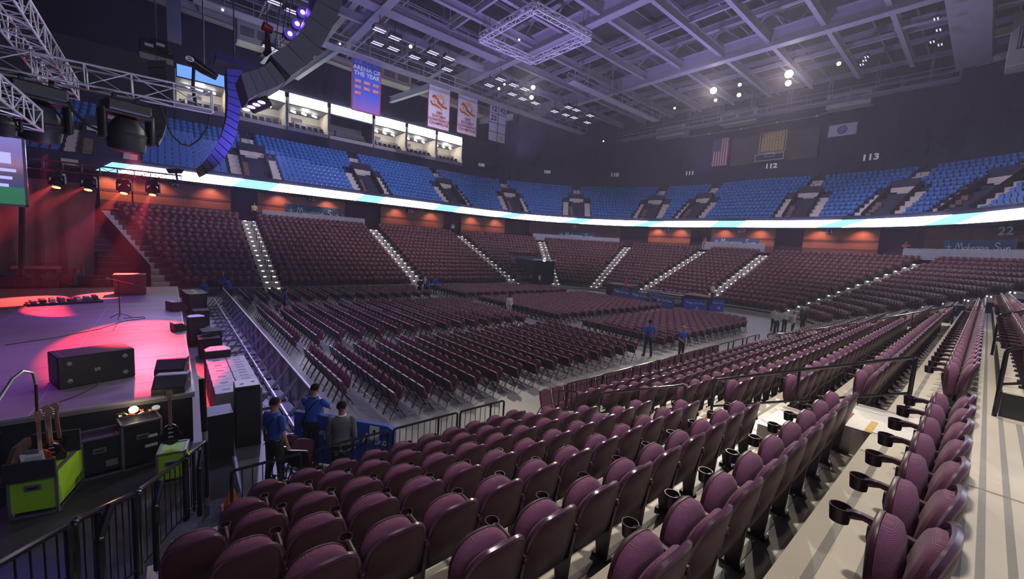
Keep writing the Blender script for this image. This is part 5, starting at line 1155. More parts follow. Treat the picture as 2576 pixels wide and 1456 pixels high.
part(r,'hoist_chain',chrome,lambda m:m.tube([V3(aty(*Z6(2240,-460),10.9)),V3(aty(*Z6(2240,-460),10.9))+Vector((0,0,13))],.02,5))
bluel=mat('lens_blue',(0,0,0),.3,emit=(.25,.12,1.),es=14); red_l=mat('lens_red',(0,0,0),.3,emit=(1,.10,.03),es=22)
for i,(x_,y_) in enumerate(((1715,205),(1632,380),(1522,535))):
    p=V3(aty(*Z6(x_,y_),11.95)); r=thing('blue_spotlight',f'small blue glowing spotlight behind the big array, {ORD[i]} from the top','spotlight',p,0,'blue spotlights behind the array'); part(r,'housing',blackm,lambda m:m.lathe([(.06,-.25),(.12,-.1),(.13,.05),(.0,.05)],12,Matrix.Rotation(math.pi/2,4,'X'),0,(0,.0,.0)),True,world=False); part(r,'lens',bluel,lambda m:m.lathe([(.0,0),(.055,0),(.0,.03)],12,Matrix.Rotation(math.pi/2,4,'X'),0,(0,-.07,0)),world=False); lamp('blue_spot_glow','POINT',p+Vector((0,-.2,0)),10,(.2,.1,1),.06)
    part(r,'cable',blackm,lambda m:m.tube([(0,.1,0),(-.3,.1,-.4),(-.2,.1,.5),(0,.1,2)],.012,4),world=False)
p=V3(aty(630,272,10.9)); r=thing('led_fixture','striped blue glowing light under the end of the big array','spotlight',p)
part(r,'housing',blackm,lambda m:m.box((.18,0,.12),(.42,.3,.22),Matrix.Rotation(-.6,3,'Y'),bev=.03),world=False)
for i in range(4): part(r,'lens',mat('lens_violet',(0,0,0),.3,emit=(.42,.25,1.),es=9),lambda m:m.lathe([(0,0),(.075,0),(0,.03)],12,Matrix.Rotation(math.pi/2,4,'X')@Matrix.Scale(.42,4,(0,1,0)),0,(-.1+.095*i,-.17,-.09+.075*i)),world=False)
def array2(lab,Ls,Rs,n,y,dep,mt):
    Z1=lambda p:(p[0]/2.86,p[1]/2.86)
    def samp(L):
        L=np.array(L,float); d=np.concatenate([[0],np.cumsum(np.hypot(*np.diff(L,axis=0).T))]); t=np.linspace(0,d[-1],n+1); return np.stack([np.interp(t,d,L[:,0]),np.interp(t,d,L[:,1])],1)
    a,b=samp(Ls),samp(Rs); r=thing('line_array',lab,'loudspeaker',aty(*Z1(a[0]),y))
    for i in range(n):
        e=.06; q=[a[i]+(a[i+1]-a[i])*e,b[i]+(b[i+1]-b[i])*e,b[i+1]-(b[i+1]-b[i])*e,a[i+1]-(a[i+1]-a[i])*e]
        quadbox(r,'array_cabinet',mt,[Z1(p) for p in q],y,dep)
    t=V3(aty(*Z1((a[0]+b[0])/2),y+dep/2)); part(r,'rigging_frame',iron,lambda m:m.box((t.x,t.y,t.z+.15),(1.2,.9,.2))); part(r,'hoist_chain',chrome,lambda m:m.tube([t,t+Vector((0,0,12))],.025,5)); return r
array2('long slim curved line array lit blue, hanging beside the big one',[(1632,490),(1640,700),(1632,850),(1592,980),(1520,1100),(1455,1178),(1412,1212)],[(1742,500),(1738,700),(1732,800),(1692,1000),(1602,1160),(1530,1222),(1440,1264)],16,19.,.9,mat('array_blueblack',(.045,.045,.075),.45,nz=.15))
array2('dark line array hanging farthest away behind the silver truss',[(1062,430),(1078,700),(1072,850),(1045,940),(1020,972),(1050,1020)],[(1196,430),(1206,700),(1200,880),(1178,960),(1150,1020),(1140,1028)],11,26.,1.1,mat('array_black',(.03,.03,.035),.5,nz=.15))
# hoists, cables
p=V3(aty(487,155,10.2)); r=thing('chain_hoist','black chain hoist with white oval badge hanging above the end of the silver truss','hoist',p); part(r,'body',blk,lambda m:m.tube([(-.06,0,.02),(.14,.03,-.08),(.36,.05,-.17)],[.1,.095,.06],12),True,world=False); part(r,'badge',plate,lambda m:m.lathe([(.065,0),(.065,.008),(0,.008)],16,Matrix.Rotation(math.pi/2,4,'X')@Matrix.Scale(.75,4,(0,1,0)),0,(-.06,-.1,0)),world=False); part(r,'badge_marks',blackm,lambda m:(m.box((-.06,-.112,.02),(.06,.004,.012)),m.box((-.06,-.112,-.02),(.07,.004,.016))),world=False); part(r,'chain',chrome,lambda m:m.tube([(.16,.03,-.05),(.16,.03,14)],.014,5),world=False); part(r,'hook_sling',blackm,lambda m:m.tube([(-.0,0,-.1),(-.02,0,-.5),(.02,0,-.8)],.03,6),world=False)
p=V3(aty(672,68,11.0)); r=thing('chain_hoist','red chain hoist hanging behind the big array','hoist',p); rp_=mat('hoist_red',(.35,.02,.02),.35,nz=.15); part(r,'body',rp_,lambda m:m.tube([(-.08,0,0),(.1,.03,-.03)],[.1,.08],12),True,world=False); part(r,'chain_bag',mat('bag_dark',(.05,.01,.02),.8,nz=.2),lambda m:m.tube([(0,0,-.1),(.02,0,-.5),(-.05,0,-.6)],[.04,.07,.05],8),True,world=False); part(r,'chain',chrome,lambda m:m.tube([(0,0,0),(0,0,13)],.012,5),world=False)
r=thing('hanging_cable','black cable drooping in a loop below the end of the silver truss','cable',aty(530,280,10.2)); part(r,'run',blackm,lambda m:m.tube([V3(aty(px,py,10.2)) for px,py in ((528,285),(522,320),(500,352),(478,367),(455,362),(432,340),(415,300),(400,262))],.016,6),True)
r=thing('hanging_cable','thick black cable sagging between the two big moving lights','cable',aty(200,290,10.0)); part(r,'run',blackm,lambda m:m.tube([V3(aty(px,py,10.0)) for px,py in ((165,238),(185,280),(215,312),(245,326),(275,325),(292,318))],.022,6),True)
# ------------------------------------------------------------------ moving lights
def moving(lab,p,s,tilt,rz,lens_mt,grp=None,name='moving_light'):
    r=thing(name,lab,'stage light',p,rz,grp)
    part(r,'base',case,lambda m:m.box((0,0,-.1*s),(.62*s,.42*s,.2*s),bev=.03*s),world=False)
    part(r,'clamp',iron,lambda m:[m.box((x_*s,0,.05*s),(.05*s,.08*s,.14*s)) for x_ in (-.16,.16)],world=False)
    part(r,'yoke',case,lambda m:(m.box((-.33*s,0,-.42*s),(.08*s,.26*s,.55*s),bev=.03*s),m.box((.33*s,0,-.42*s),(.08*s,.26*s,.55*s),bev=.03*s),m.box((0,0,-.22*s),(.7*s,.26*s,.1*s),bev=.03*s)),True,world=False)
    M=Matrix.Rotation(tilt,4,'X'); c=Vector((0,0,-.55*s))
    h=part(r,'head',case,lambda m:m.lathe([(.0,.28*s),(.16*s,.26*s),(.25*s,.12*s),(.28*s,-.05*s),(.26*s,-.28*s),(.2*s,-.32*s),(.0,-.3*s)],20,M,0,c),True,world=False)
    part(h,'lens',lens_mt,lambda m:m.lathe([(.0,-.335*s),(.13*s,-.34*s),(.18*s,-.32*s),(.17*s,-.30*s)],18,M,0,c),True,world=False); part(h,'vent_band',iron,lambda m:m.lathe([(.272*s,.03*s),(.285*s,.02*s),(.285*s,-.02*s),(.272*s,-.03*s)],20,M,0,c),world=False)
    return r
dkl=mat('lens_dark_red',(.05,.005,.01),.15,nz=.1)
for i,(px,py,t) in enumerate(((92,212,.35),(316,240,.15))): 
    p=aty(px,py,10.0); moving(('big dark moving light under the left part of the silver truss','big dark moving light under the right part of the silver truss')[i],(p[0],10.0,7.05),(.98,.95)[i],t,.35,dkl)
p=aty(2,285,8.8); moving('dark moving light at the very left edge under the truss end',(p[0],8.8,p[2]+.15),.5,.3,.2,dkl)
REDL=[]
for i,(px,py,lx,ly) in enumerate(((142,432,142,458),(222,440,217,465),(312,450,305,477),(384,455,381,478))):
    p=aty(px,py,34.); L=aty(lx,ly,33.7); s_=.95; moving(f'black moving light with red glowing lens on the slim dark truss, {ORD[i]} from the left',(p[0],34.,p[2]-.05),s_,-.35,-.25,red_l,'red moving lights'); REDL.append(L)
r=thing('hanging_light','cluster of dark lamps hung at the right end of the slim dark truss','stage light',aty(442,440,34)); part(r,'bracket',iron,lambda m:m.beam(V3(aty(441,425,34)),V3(aty(447,458,34)),.12,.12)); part(r,'lamp_body',blackm,lambda m:[m.lathe([(.1,-.2),(.22,.05),(.0,.1)],10,None,0,V3(aty(428+8*k,428,34))) for k in range(4)],True)
for i,(px,py) in enumerate(((100,470),)):
    p=aty(px,py,36); 
r=thing('stage_light','pair of small lit lamps above the far dark array','stage light',aty(385,112,26)); part(r,'lamp_body',blackm,lambda m:[m.box(V3(aty(x_,118,26)),(.7,.5,.5),bev=.1) for x_ in (375,405)]); part(r,'lens',plate,lambda m:[m.box(V3(aty(x_,113,25.7)),(.3,.05,.12)) for x_ in (375,404)])
# ------------------------------------------------------------------ air units
acm=mat('air_unit_cream',(.66,.62,.52),.5,nz=.12)
def acunit(lab,c,x,w,h,d):
    r=thing('air_unit',lab,'air unit',c,math.atan2(x[1],x[0]),'cream air units'); part(r,'casing',acm,lambda m:m.box((0,d/2,0),(w,d,h),bev=.06),world=False)
    for s_ in (-.24,.22): 
        g=part(r,'grille',case,lambda m:m.box((s_*w,-.02,-.02),(w*.36,.06,h*.4)),world=False); part(g,'louvres',acm,lambda m:[m.box((s_*w-w*.16+w*.32*i/9,-.06,-.02),(.06,.03,h*.36)) for i in range(10)],world=False)
    part(r,'hanger',iron,lambda m:[m.box((s_*w*.4,d/2,h/2+1.2),(.06,.06,2.4)) for s_ in (-1,1)],world=False)
for lab,pa,pb,hh in (('cream air unit with two grilles at the far right under the roof',(2079,255),(2194,240),24),('cream air unit with two grilles left of the one at far right',(1811,298),(1904,288),25),('cream air unit half hidden in the haze at the end wall',(1650,334),(1722,325),24)):
    A,B=atx(*pa,62.5),atx(*pb,62.5); L=math.hypot(B[0]-A[0],B[1]-A[1]); c=(A+B)/2; acunit(lab,c,(0,-1,0),abs(B[1]-A[1]),hh*62/1016*1.15,1.8)
for lab,pa,pb,hh in (('cream air unit with slatted grille behind the red hoist',(597,75),(690,98),38),('cream air unit under the roof beside the tall blue banner',(960,178),(1035,205),32),('cream air unit behind the retired numbers banner',(1203,275),(1240,284),26)):
    A,B=aty(*pa,55),aty(*pb,55); c=(A+B)/2; acunit(lab,c,(1,0,0),abs(B[0]-A[0]),hh*58/1016,2.0)
A=atx(2540,100,52); acunit('large grey cream air unit cut off at the right edge of the picture',(52,A[1]-2.8,A[2]),(0,-1,0),5.6,4.2,2.0)
for i,(pa,pb) in enumerate((((2250,75),(2576,0)),((2455,105),(2576,75)),((2455,165),(2576,135)))):
    A,B=atz(*pa,24.6),atz(*pb,24.6); ibeam(A,B,.5,.5,'ceiling_duct_beam',eave if i else steel)
# ------------------------------------------------------------------ floodlights in the roof
flm=mat('flood_slat',(0,0,0),.4,emit=(.75,.7,1.),es=1.0); fp=None; n_=0
pts=[(x_/2.86+850,y_/2.86) for x_,y_ in ((300,215),(410,272),(285,312),(400,350),(685,378),(552,410),(800,418),(670,455),(787,498),(1170,570),(1090,612),(1265,610),(1255,676),(1345,640),(1330,710),(1420,740),(1715,790),(1640,825),(1700,845),(1815,830),(1795,880),(1560,800),(1660,770))]+[(2355,47),(2361,75),(2345,105),(2365,112),(2180,143),(2175,152),(2168,162),(690,5),(735,28),(675,118),(705,130)]
for px,py in pts:
    p=atz(px,py,22.8); lab=f'small twin-slat floodlight in the roof steel, {ORD[n_]} counting from the left banner side'; n_+=1
    if fp is None:
        fp=thing('floodlight',lab,'floodlight',p,0,'floodlights in the roof'); part(fp,'housing',blackm,lambda m:m.box((0,0,.15),(1.1,.75,.35),bev=.05),world=False); 
        for s_ in (-.2,.2): part(fp,'lit_slat',flm,lambda m:m.box((0,s_,-.04),(1.0,.17,.03)),world=False)
        part(fp,'bracket',iron,lambda m:m.box((0,0,.8),(.06,.06,1.2)),world=False)
    else:
        c_=copy_tree(fp,p,0.,lab)
        if px>2100: c_.scale=(.45,.45,.45)
BRI=[((1985,186),'w',26,.55),((1983,209),'w',18,.42),((1795,228),'w',24,.5),((1861,213),'y',8,.26),((1859,239),'w',12,.32),((2110,160),'o',9,.26),((1697,272),'w',6,.2),((1341,220),'w',16,.36),((1337,245),'w',16,.36),((1255,223),'v',8,.22),((1269,212),'w',5,.18),((1033,117),'w',8,.24),((560,25),'w',4,.15),((1306,100),'w',3,.14),((1800,252),'w',9,.25),((855,110),'w',5,.15),((1518,355),'w',4,.15)]
COLS={'w':(1,.95,.78),'y':(1,.86,.5),'o':(1,.72,.36),'v':(.72,.65,1)}
for i,((px,py),c_,e_,rr) in enumerate(BRI):
    zz=22.9 if py<300 else 20; p=V3(atz(px,py,zz)); d=(Vector((0,0,5))-p).normalized()
    rr*=.75; r=thing('house_lamp',('dazzling white house lamp, brightest at the right','bright white house lamp just under the brightest one','dazzling white house lamp left of the pair at right','yellowish house lamp between the two bright groups','white house lamp under the yellowish one','amber house lamp farthest right','small white lamp low in the haze left of the bright lamps','bright lamp over the numbers banner, upper','bright lamp over the numbers banner, lower','small violet lamp left of the bright pair','small white lamp beside the violet one','round white lamp over the blue banner steelwork','tiny white lamp left of the big array','tiny lamp inside the square truss','white lamp below the left dazzling one','small lamp beside the big array','tiny lamp at the end wall corner')[i],'lamp',p)
    q=d.to_track_quat('Z','Y').to_matrix().to_4x4()
    part(r,'housing',blackm,lambda m:m.lathe([(rr*.4,-rr*1.3),(rr*.9,-rr*.5),(rr,0),(rr*.86,0),(rr*.7,-rr*.3)],14,q),True,world=False); part(r,'lens',mat('house_lens_'+c_+str(e_),(0,0,0),.3,emit=COLS[c_],es=e_*1.6),lambda m:m.lathe([(rr*.84,-.02),(rr*.5,.02),(0,.03)],14,q),True,world=False)
# string of tiny lamps on a drooping cable along the end wall
cp_=[V3(wallpt(px,py,.9)[0]) for px,py in ((1720,350),(1790,340),(1870,328),(1960,312),(2060,296),(2110,280),(2160,255),(2210,225),(2240,205))]
r=thing('cable_string','drooping cable with tiny clips strung along the end wall below the air units','cable',cp_[4]); part(r,'run',stairm,lambda m:m.tube(cp_,.045,5),True); [part(r,'clip',white,lambda m:m.box(c_,(.2,.2,.2))) for c_ in cp_[1:8]]
# ------------------------------------------------------------------ mixing position on the floor
def bannerpanel(lab,A,B,h,txt,star,mt=banv,z0=.05):
    A,B=Vector((A[0],A[1],0)),Vector((B[0],B[1],0)); x=B-A; L=x.length; x.normalize(); n=Vector((x.y,-x.x,0)); c=(A+B)/2
    r=thing('banner_barrier',lab,'barrier',c,0,'blue barriers at the mixing position'); o=part(r,'cloth',mt,lambda m:m.box((0,0,z0+h/2),(L,.06,h),bev=.02),world=False); o.matrix_basis=Matrix(((x.x,-x.y,0,0),(x.y,x.x,0,0),(0,0,1,0),(0,0,0,1)))
    me,w=script_mesh(txt,.3,bant,.11,False); ob=link('lettering',me,r); ob.matrix_basis=frame_mat(n*.045+Vector((0,0,h*.78)),x,(0,0,1))@Matrix.Scale(L*.82/w,4)
    if star: me,w=script_mesh('',.35,bant,.1,True); ob=link('star_mark',me,r); ob.matrix_basis=frame_mat(n*.045+Vector((0,0,h*.36))+x*.24,x,(0,0,1))
    return r
def fl(px,py,z=.1): return atz(px,py,z)
ys_=[26.4,23.6,20.8,18.0]; xs_=[37.2,36.45,35.7,34.95]
for i in range(3): bannerpanel(f'blue script barrier along the mixing position front, {ORD[i]} from the left',(xs_[i],ys_[i]),(xs_[i+1],ys_[i+1]+.08),1.05,'Mohegan Sun Arena',False,mat('banner_dull',(.03,.075,.24),.65,nz=.2))
bannerpanel('bright blue script barrier with a star at the mixing position corner',(35.6,17.55),(36.6,15.9),1.12,'Mohegan Sun Arena',True); bannerpanel('narrow bright blue barrier with a star at the right of the mixing position',(38.4,16.4),(39.3,15.5),1.12,'Mohegan Sun',True)
def plat(lab,c,d,h,top):
    r=thing('camera_platform',lab,'platform',(c[0],c[1],0)); part(r,'skirt',skirt,lambda m:m.box((0,0,h/2),(d[0],d[1],h)),world=False); part(r,'top_board',top,lambda m:m.box((0,0,h+.03),(d[0]+.1,d[1]+.1,.06)),world=False); return r
rt_=mat('platform_red',(.30,.10,.10),.6,nz=.2); plat('red-topped platform at the right of the mixing position',(39.6,17.9),(2.2,2.6),1.25,rt_); plat('red-topped platform at the left back of the mixing position',(40.2,27.3),(2.0,3.0),1.25,rt_); plat('low black riser under the consoles of the mixing position',(38.6,22.2),(2.6,6.0),.3,blackm)
for i,(x_,y_) in enumerate(((37.4,24.2),(37.9,21.9),(38.2,19.9))):
    r=thing('mixing_desk',('long dark mixing desk at the left of the mixing position','pale mixing desk in the middle of the mixing position','white-topped table at the right of the mixing position')[i],'desk',(x_,y_,.33)); part(r,'table_top',[boxg,subm,white][i],lambda m:m.box((0,0,.85),(1.0,1.9,.09),bev=.01),world=False); part(r,'legs',alum,lambda m:[m.box((a*.45,b_*.85,.4),(.05,.05,.8)) for a in (-1,1) for b_ in (-1,1)],world=False); part(r,'equipment',[case,subm,caseed][i],lambda m:[m.box((0,-.6+.6*k,.97),(.6,.4,.16)) for k in range(3)],world=False)
r=thing('red_jacket','bright red jacket hung on the rail of the left platform','jacket',(40.3,26.9,1.31)); part(r,'cloth',mat('jacket_red',(.5,.05,.05),.7,nz=.2),lambda m:m.tube([(0,0,.0),(0,0,.5),(.05,0,.75)],[.16,.2,.1],8),True,world=False)
# ------------------------------------------------------------------ people
skinA=mat('skin_light',(.42,.22,.16),.5,nz=.12,sc=6); skinB=mat('skin_tan',(.28,.14,.09),.5,nz=.12,sc=6); hairD=mat('hair_dark',(.012,.008,.008),.85,nz=.3,sc=30,spec=.15); hairB=mat('hair_brown',(.03,.016,.011),.85,nz=.3,sc=30,spec=.15); hairW=mat('hair_grey',(.35,.32,.30),.6,nz=.3,sc=30); hairF=mat('hair_fair',(.30,.18,.09),.5,nz=.3,sc=30)
shB=mat('shirt_blue',(.018,.085,.42),.75,nz=.2,sc=6); shW=mat('shirt_white',(.62,.58,.52),.75,nz=.15,sc=6); trB=mat('trousers_black',(.012,.012,.016),.8,nz=.2); trW=mat('trousers_pale',(.55,.50,.47),.75,nz=.15); suit=mat('suit_grey',(.13,.13,.15),.8,nz=.25,sc=25); shoe=mat('shoe_black',(.012,.012,.012),.35,nz=.1); shR=mat('shirt_red',(.42,.06,.05),.75,nz=.2); eyem=mat('eye_dark',(.02,.015,.015),.2,nz=.1); lipm=mat('lip',(.35,.12,.10),.5,nz=.1); shD=mat('shirt_dark',(.03,.03,.04),.75,nz=.2)
def person(label,loc,face,H,shirt,trou,skin,hair,arms,legs='stand',hairkind='short',vox=.016,sleeve='short',head=(0.,0.),lean=0.,coat=False,extra=None,group=None):
    P=[]   # (p,q,r0,r1,mat)  mats: 0 skin 1 shirt 2 trousers 3 shoes
    mb=MB()
    def cap(p,q,r0,r1,mi):
        p,q=Vector(p),Vector(q); d=(q-p); L=d.length or 1e-4; d=d/L; pts=[];rs=[]
        for k in range(5): t=math.pi/2*(k/5); pts.append(p-d*r0*math.cos(t)); rs.append(max(r0*math.sin(t),.001))
        pts+=[p,q]; rs+=[r0,r1]
        for k in range(1,6): t=math.pi/2*(k/5); pts.append(q+d*r1*math.sin(t)); rs.append(max(r1*math.cos(t),.001))
        mb.tube(pts,rs,10); P.append((np.array(p),np.array(q),r0,r1,mi))
    sit=legs=='sit'; dz=-.24*H if sit else 0
    R_=Matrix.Rotation(-lean,4,'X'); piv=Vector((0,0,.52*H))
    def T(p): p=Vector(p)*H; return (R_@(p-piv))+piv+Vector((0,0,dz)) if p.z>=.5*H else p+Vector((0,0,dz))
    rings=[(.485,.098,.066,0),(.53,.096,.066,0),(.60,.084,.058,0),(.66,.090,.062,.0),(.73,.103,.070,.002),(.785,.108,.062,-.004),(.82,.075,.048,-.008),(.845,.04,.038,-.006)]
    if coat: rings=[(a,b*1.1,c*1.15,d) for a,b,c,d in rings[:-1]]+[rings[-1]]; rings=[(.44,.115,.085,0)]+rings
    vs=[];n=16
    for z,rx,ry,yo in rings:
        for j in range(n): t=2*math.pi*j/n; vs.append(T((rx*math.cos(t),yo+ry*math.sin(t),z)) if z>=.5 else Vector((rx*H*math.cos(t),(yo+ry*math.sin(t))*H,z*H+dz)))
    k=len(rings); mb.add(vs,[(i*n+j,i*n+(j+1)%n,(i+1)*n+(j+1)%n,(i+1)*n+j) for i in range(k-1) for j in range(n)]+[tuple(range(n-1,-1,-1)),tuple((k-1)*n+j for j in range(n))])
    waist=.555 if not coat else .43
    for z in np.linspace(waist+.02,.80,7):
        for sx_ in (-.055,0,.055): a=T((sx_,0,z)); P.append((np.array(a),np.array(a),.055*H,.055*H,1))
    for z in (.48,.52): 
        for sx_ in (-.05,.05): a=T((sx_,0,min(z,waist-.02))); P.append((np.array(a),np.array(a),.05*H,.05*H,2 if not coat else 1))
    cap(T((0,-.008,.82)),T((0,.004,.885)),.036*H,.034*H,0)
    hc=T((0,.012,.93)); ya,ti=head; HR=Matrix.Rotation(ya,4,'Z')@Matrix.Rotation(-ti,4,'X')
    def Hd(p): return hc+HR@(Vector(p)*H)
    cap(Hd((0,-.012,.012)),Hd((0,.006,.012)),.050*H,.048*H,0); cap(Hd((0,.004,.0)),Hd((0,.018,-.030)),.043*H,.030*H,0); cap(Hd((0,.053,.0)),Hd((0,.058,-.012)),.006*H,.009*H,0)
    for sx_ in (-1,1): cap(Hd((sx_*.047,-.004,.004)),Hd((sx_*.046,-.002,-.012)),.009*H,.007*H,0)
    sl=shirt
    for sgn,arm in zip((-1,1),arms):
        S=T((sgn*.112,-.002,.79)); u=Vector(arm[0]).normalized(); f=Vector(arm[1]).normalized(); u.x*=sgn; f.x*=sgn; u=R_.to_3x3()@u; f=R_.to_3x3()@f
        E_=S+u*.17*H; Wr=E_+f*.145*H; ex=.004*H
        if sleeve=='short': cap(S,S+(E_-S)*.62,.039*H,.036*H,1); cap(S+(E_-S)*.5,E_,.027*H,.025*H,0); cap(E_,Wr,.025*H,.017*H,0)
        else: cap(S,E_,.040*H,.032*H,1); cap(E_,Wr-(Wr-E_)*.05,.031*H,.023*H,1)
        hd=f; side=hd.orthogonal().normalized() if abs(hd.z)<.9 else Vector((0,1,0)); side=(side-hd*side.dot(hd)).normalized(); nrm=hd.cross(side)
        pc=Wr+hd*.03*H; cap(pc-side*.008*H,pc+side*.008*H,.0145*H,.0145*H,0); cap(Wr,pc,.015*H,.014*H,0)
        for i,l in enumerate((.030,.036,.034,.026)):
            b0=pc+hd*.016*H+side*(-.0165+.011*i)*H; b1=b0+hd*l*.6*H; b2=b1+(hd*.8-nrm*.5*sgn).normalized()*l*.55*H; cap(b0,b1,.0058*H,.0052*H,0); cap(b1,b2,.0052*H,.0046*H,0)
        b0=pc-hd*.008*H-side*.017*H; cap(b0,b0+(hd*.6-side*.8).normalized()*.03*H,.0065*H,.0052*H,0)
    for sgn in (-1,1):
        hp=Vector((sgn*.052*H,0,.49*H+dz))
        if sit: kn=hp+Vector((sgn*.01*H,.24*H,-.0)); an=kn+Vector((0,.0,-.215*H)); 
        elif legs=='stride': kn=hp+Vector((sgn*.005*H,(.05 if sgn>0 else -.01)*H,-.215*H)); an=kn+Vector((0,(.02 if sgn>0 else -.10)*H,-.235*H))
        else: w=.03 if legs=='wide' else .008; kn=hp+Vector((sgn*w*H,.008*H,-.215*H)); an=kn+Vector((sgn*w*.7*H,-.012*H,-.235*H))
        cap(hp,kn,.058*H,.040*H,2); cap(kn,an,.040*H,.030*H,2); toe=an+Vector((sgn*.012*H,.085*H,-.022*H)); cap(an+Vector((0,-.012*H,-.018*H)),toe,.026*H,.022*H,3)
    o=mb.build('tmp',skin); md=o.modifiers.new('r','REMESH'); md.mode='VOXEL'; md.voxel_size=vox; sm=o.modifiers.new('s','SMOOTH'); sm.factor=.5; sm.iterations=3 if vox<.013 else 1
    bpy.context.view_layer.update(); me=bpy.data.meshes.new_from_object(o.evaluated_get(bpy.context.evaluated_depsgraph_get())); bpy.data.objects.remove(o)
    me.name='body'; me.materials.clear(); [me.materials.append(m_) for m_ in (skin,shirt,trou,shoe)]
    nf=len(me.polygons); C=np.empty(nf*3); me.polygons.foreach_get('center',C); C=C.reshape(-1,3); best=np.full(nf,1e9); mi=np.zeros(nf,int)
    for p,q,r0,r1,m_ in P:
        d=q-p; L2=d@d; t=np.clip(((C-p)@d)/L2,0,1) if L2>1e-9 else np.zeros(nf); D=np.linalg.norm(C-(p+t[:,None]*d),axis=1)-(r0+(r1-r0)*t); s_=D<best; best[s_]=D[s_]; mi[s_]=m_
    me.polygons.foreach_set('material_index',mi.astype(np.int32)); me.polygons.foreach_set('use_smooth',[True]*nf); me.update()
    r=bpy.data.objects.new('person',me); COL.objects.link(r); tag(r,label,'person',group); r.location=[float(a) for a in loc]; r.rotation_euler=(0,0,math.radians(face-90))
    # hair, a shell over the crown and the back of the head
    hm=MB(); N=16; Mr=8; lim=1.75 if hairkind!='long' else 2.5
    for i in range(Mr+1):
        for j in range(N):
            t=2*math.pi*j/N; front=max(0,math.sin(t)); th=(i/Mr)*(lim-.85*front-(.25 if hairkind=='bald' else 0)); rr=.056 if hairkind!='long' else .060+.008*(i/Mr)
            hm.v.append(tuple(Hd((rr*.93*math.sin(th)*math.cos(t),-.006+rr*1.05*math.sin(th)*math.sin(t),.014+rr*1.05*math.cos(th)-(.03*(i/Mr)**2 if hairkind=='long' else 0)))))
    hm.f=[(i*N+j,i*N+(j+1)%N,(i+1)*N+(j+1)%N,(i+1)*N+j) for i in range(Mr) for j in range(N)]; hm.mi=[0]*len(hm.f); hm.build('hair',hair,r,True)
    if vox<.02:
        for sx_ in (-1,1): e=MB(); c=Hd((sx_*.019,.046,.006)); e.tube([c-Vector((.004*H,0,0)),c+Vector((.004*H,0,0))],.0035*H,6); e.build('eye',eyem,r)
        e=MB(); c=Hd((0,.047,-.028)); e.box(c,(.022*H,.006*H,.005*H),HR.to_3x3(),bev=.002); e.build('mouth',lipm,r)
        e=MB(); z=waist*H
        if not coat:
            e.tube([T((.097*math.cos(t),.068*math.sin(t),.545)) for t in np.linspace(0,2*math.pi,18)[:-1]],.012*H,6,closed=True); e.build('belt',shoe,r,True)
    if extra: extra(r,H,T,Hd)
    return r
dn=((.12,.0,-1),(.06,.22,-1)); dn2=((.16,-.05,-1),(.02,.15,-1)); clasp=((.14,.05,-1),(-.55,.6,-.55)); cross=((.22,.25,-1),(-1,.55,.15)); lean_=((.2,.75,-.55),(-.6,.75,.12)); hips=((.45,-.2,-.9),(-.3,.2,-.9)); back=((.2,-.15,-1),(-.6,-.5,-.6))
def strap(r,H,T,Hd):
    e=MB(); e.tube([T((.075,-.05,.815)),T((.03,-.072,.76)),T((-.045,-.073,.66)),T((-.09,-.055,.56)),T((-.1,-.02,.545))],.006*H,6); e.build('radio_strap',shoe,r,True)
    e=MB(); e.tube([T((-.108,-.02,.56)),T((-.112,-.02,.50))],.018*H,8); e.build('radio',blk,r,True)
    e=MB(); e.tube([T((.05*math.cos(t),-.004+.046*math.sin(t),.838)) for t in np.linspace(0,2*math.pi,14)[:-1]],.010*H,6,closed=True); e.build('collar',shB,r,True)
def suitx(r,H,T,Hd):
    e=MB(); e.tube([T((.044*math.cos(t),-.004+.042*math.sin(t),.847)) for t in np.linspace(0,2*math.pi,14)[:-1]],.008*H,6,closed=True); e.build('shirt_collar',plate,r,True)
    e=MB(); e.box(T((0,-.092,.50)) if False else Vector((0,-.1*H,.5*H)),(.004,.004,.16*H)); e.build('back_vent',shoe,r)
p=atz(690,1000,1.80); person('man in blue polo and black trousers standing in profile by the front rail',(p[0],p[1],0),28,1.80,shB,trB,skinA,hairB,(dn2,((.14,.0,-1),(.05,.30,-1))),'wide','short',.0105,extra=strap,head=(-.15,0))
p=atz(785,958,1.76); person('man in blue polo leaning on the end of the barricade with crossed arms, back turned',(p[0]-.08,p[1]-.32,0),48,1.78,shB,trB,skinA,hairD,(lean_,lean_),'stand','short',.0105,extra=strap,lean=.16,head=(-.3,0))
p=atz(860,1012,1.74); person('man in grey suit jacket seen from behind next to the blue covered barrier',(p[0],p[1],0),66,1.76,suit,trB,skinB,hairD,(((.15,.1,-1),(.0,.35,-1)),dn2),'stand','short',.0105,'long',coat=True,extra=suitx,head=(-.55,0))
person('man in blue shirt, back turned, standing in the floor cross aisle',(17.82,10.32,0),55,1.82,shB,trB,skinB,hairD,(hips,((.35,.0,-1),(-.1,.3,-1))),'wide','short',.014,extra=strap)
p=atz(1720,820,1.62); person('woman in blue polo with clasped hands facing the seats in the cross aisle',(p[0],p[1],0),-110,1.64,shB,trB,skinA,hairF,(clasp,clasp),'stand','short',.014,head=(.5,0))
p=atz(1283,739,1.68); person('woman in white top and pale trousers standing among the floor chairs',(p[0],p[1],0),-100,1.68,shW,trW,skinA,hairB,(clasp,dn),'stand','long',.014,'long')
p=atz(718,726,1.75); person('man in blue shirt standing among the chairs at the foot of the far aisle',(p[0],p[1],0),0,1.76,shB,trB,skinA,hairD,(dn,dn2),'stand','short',.018)
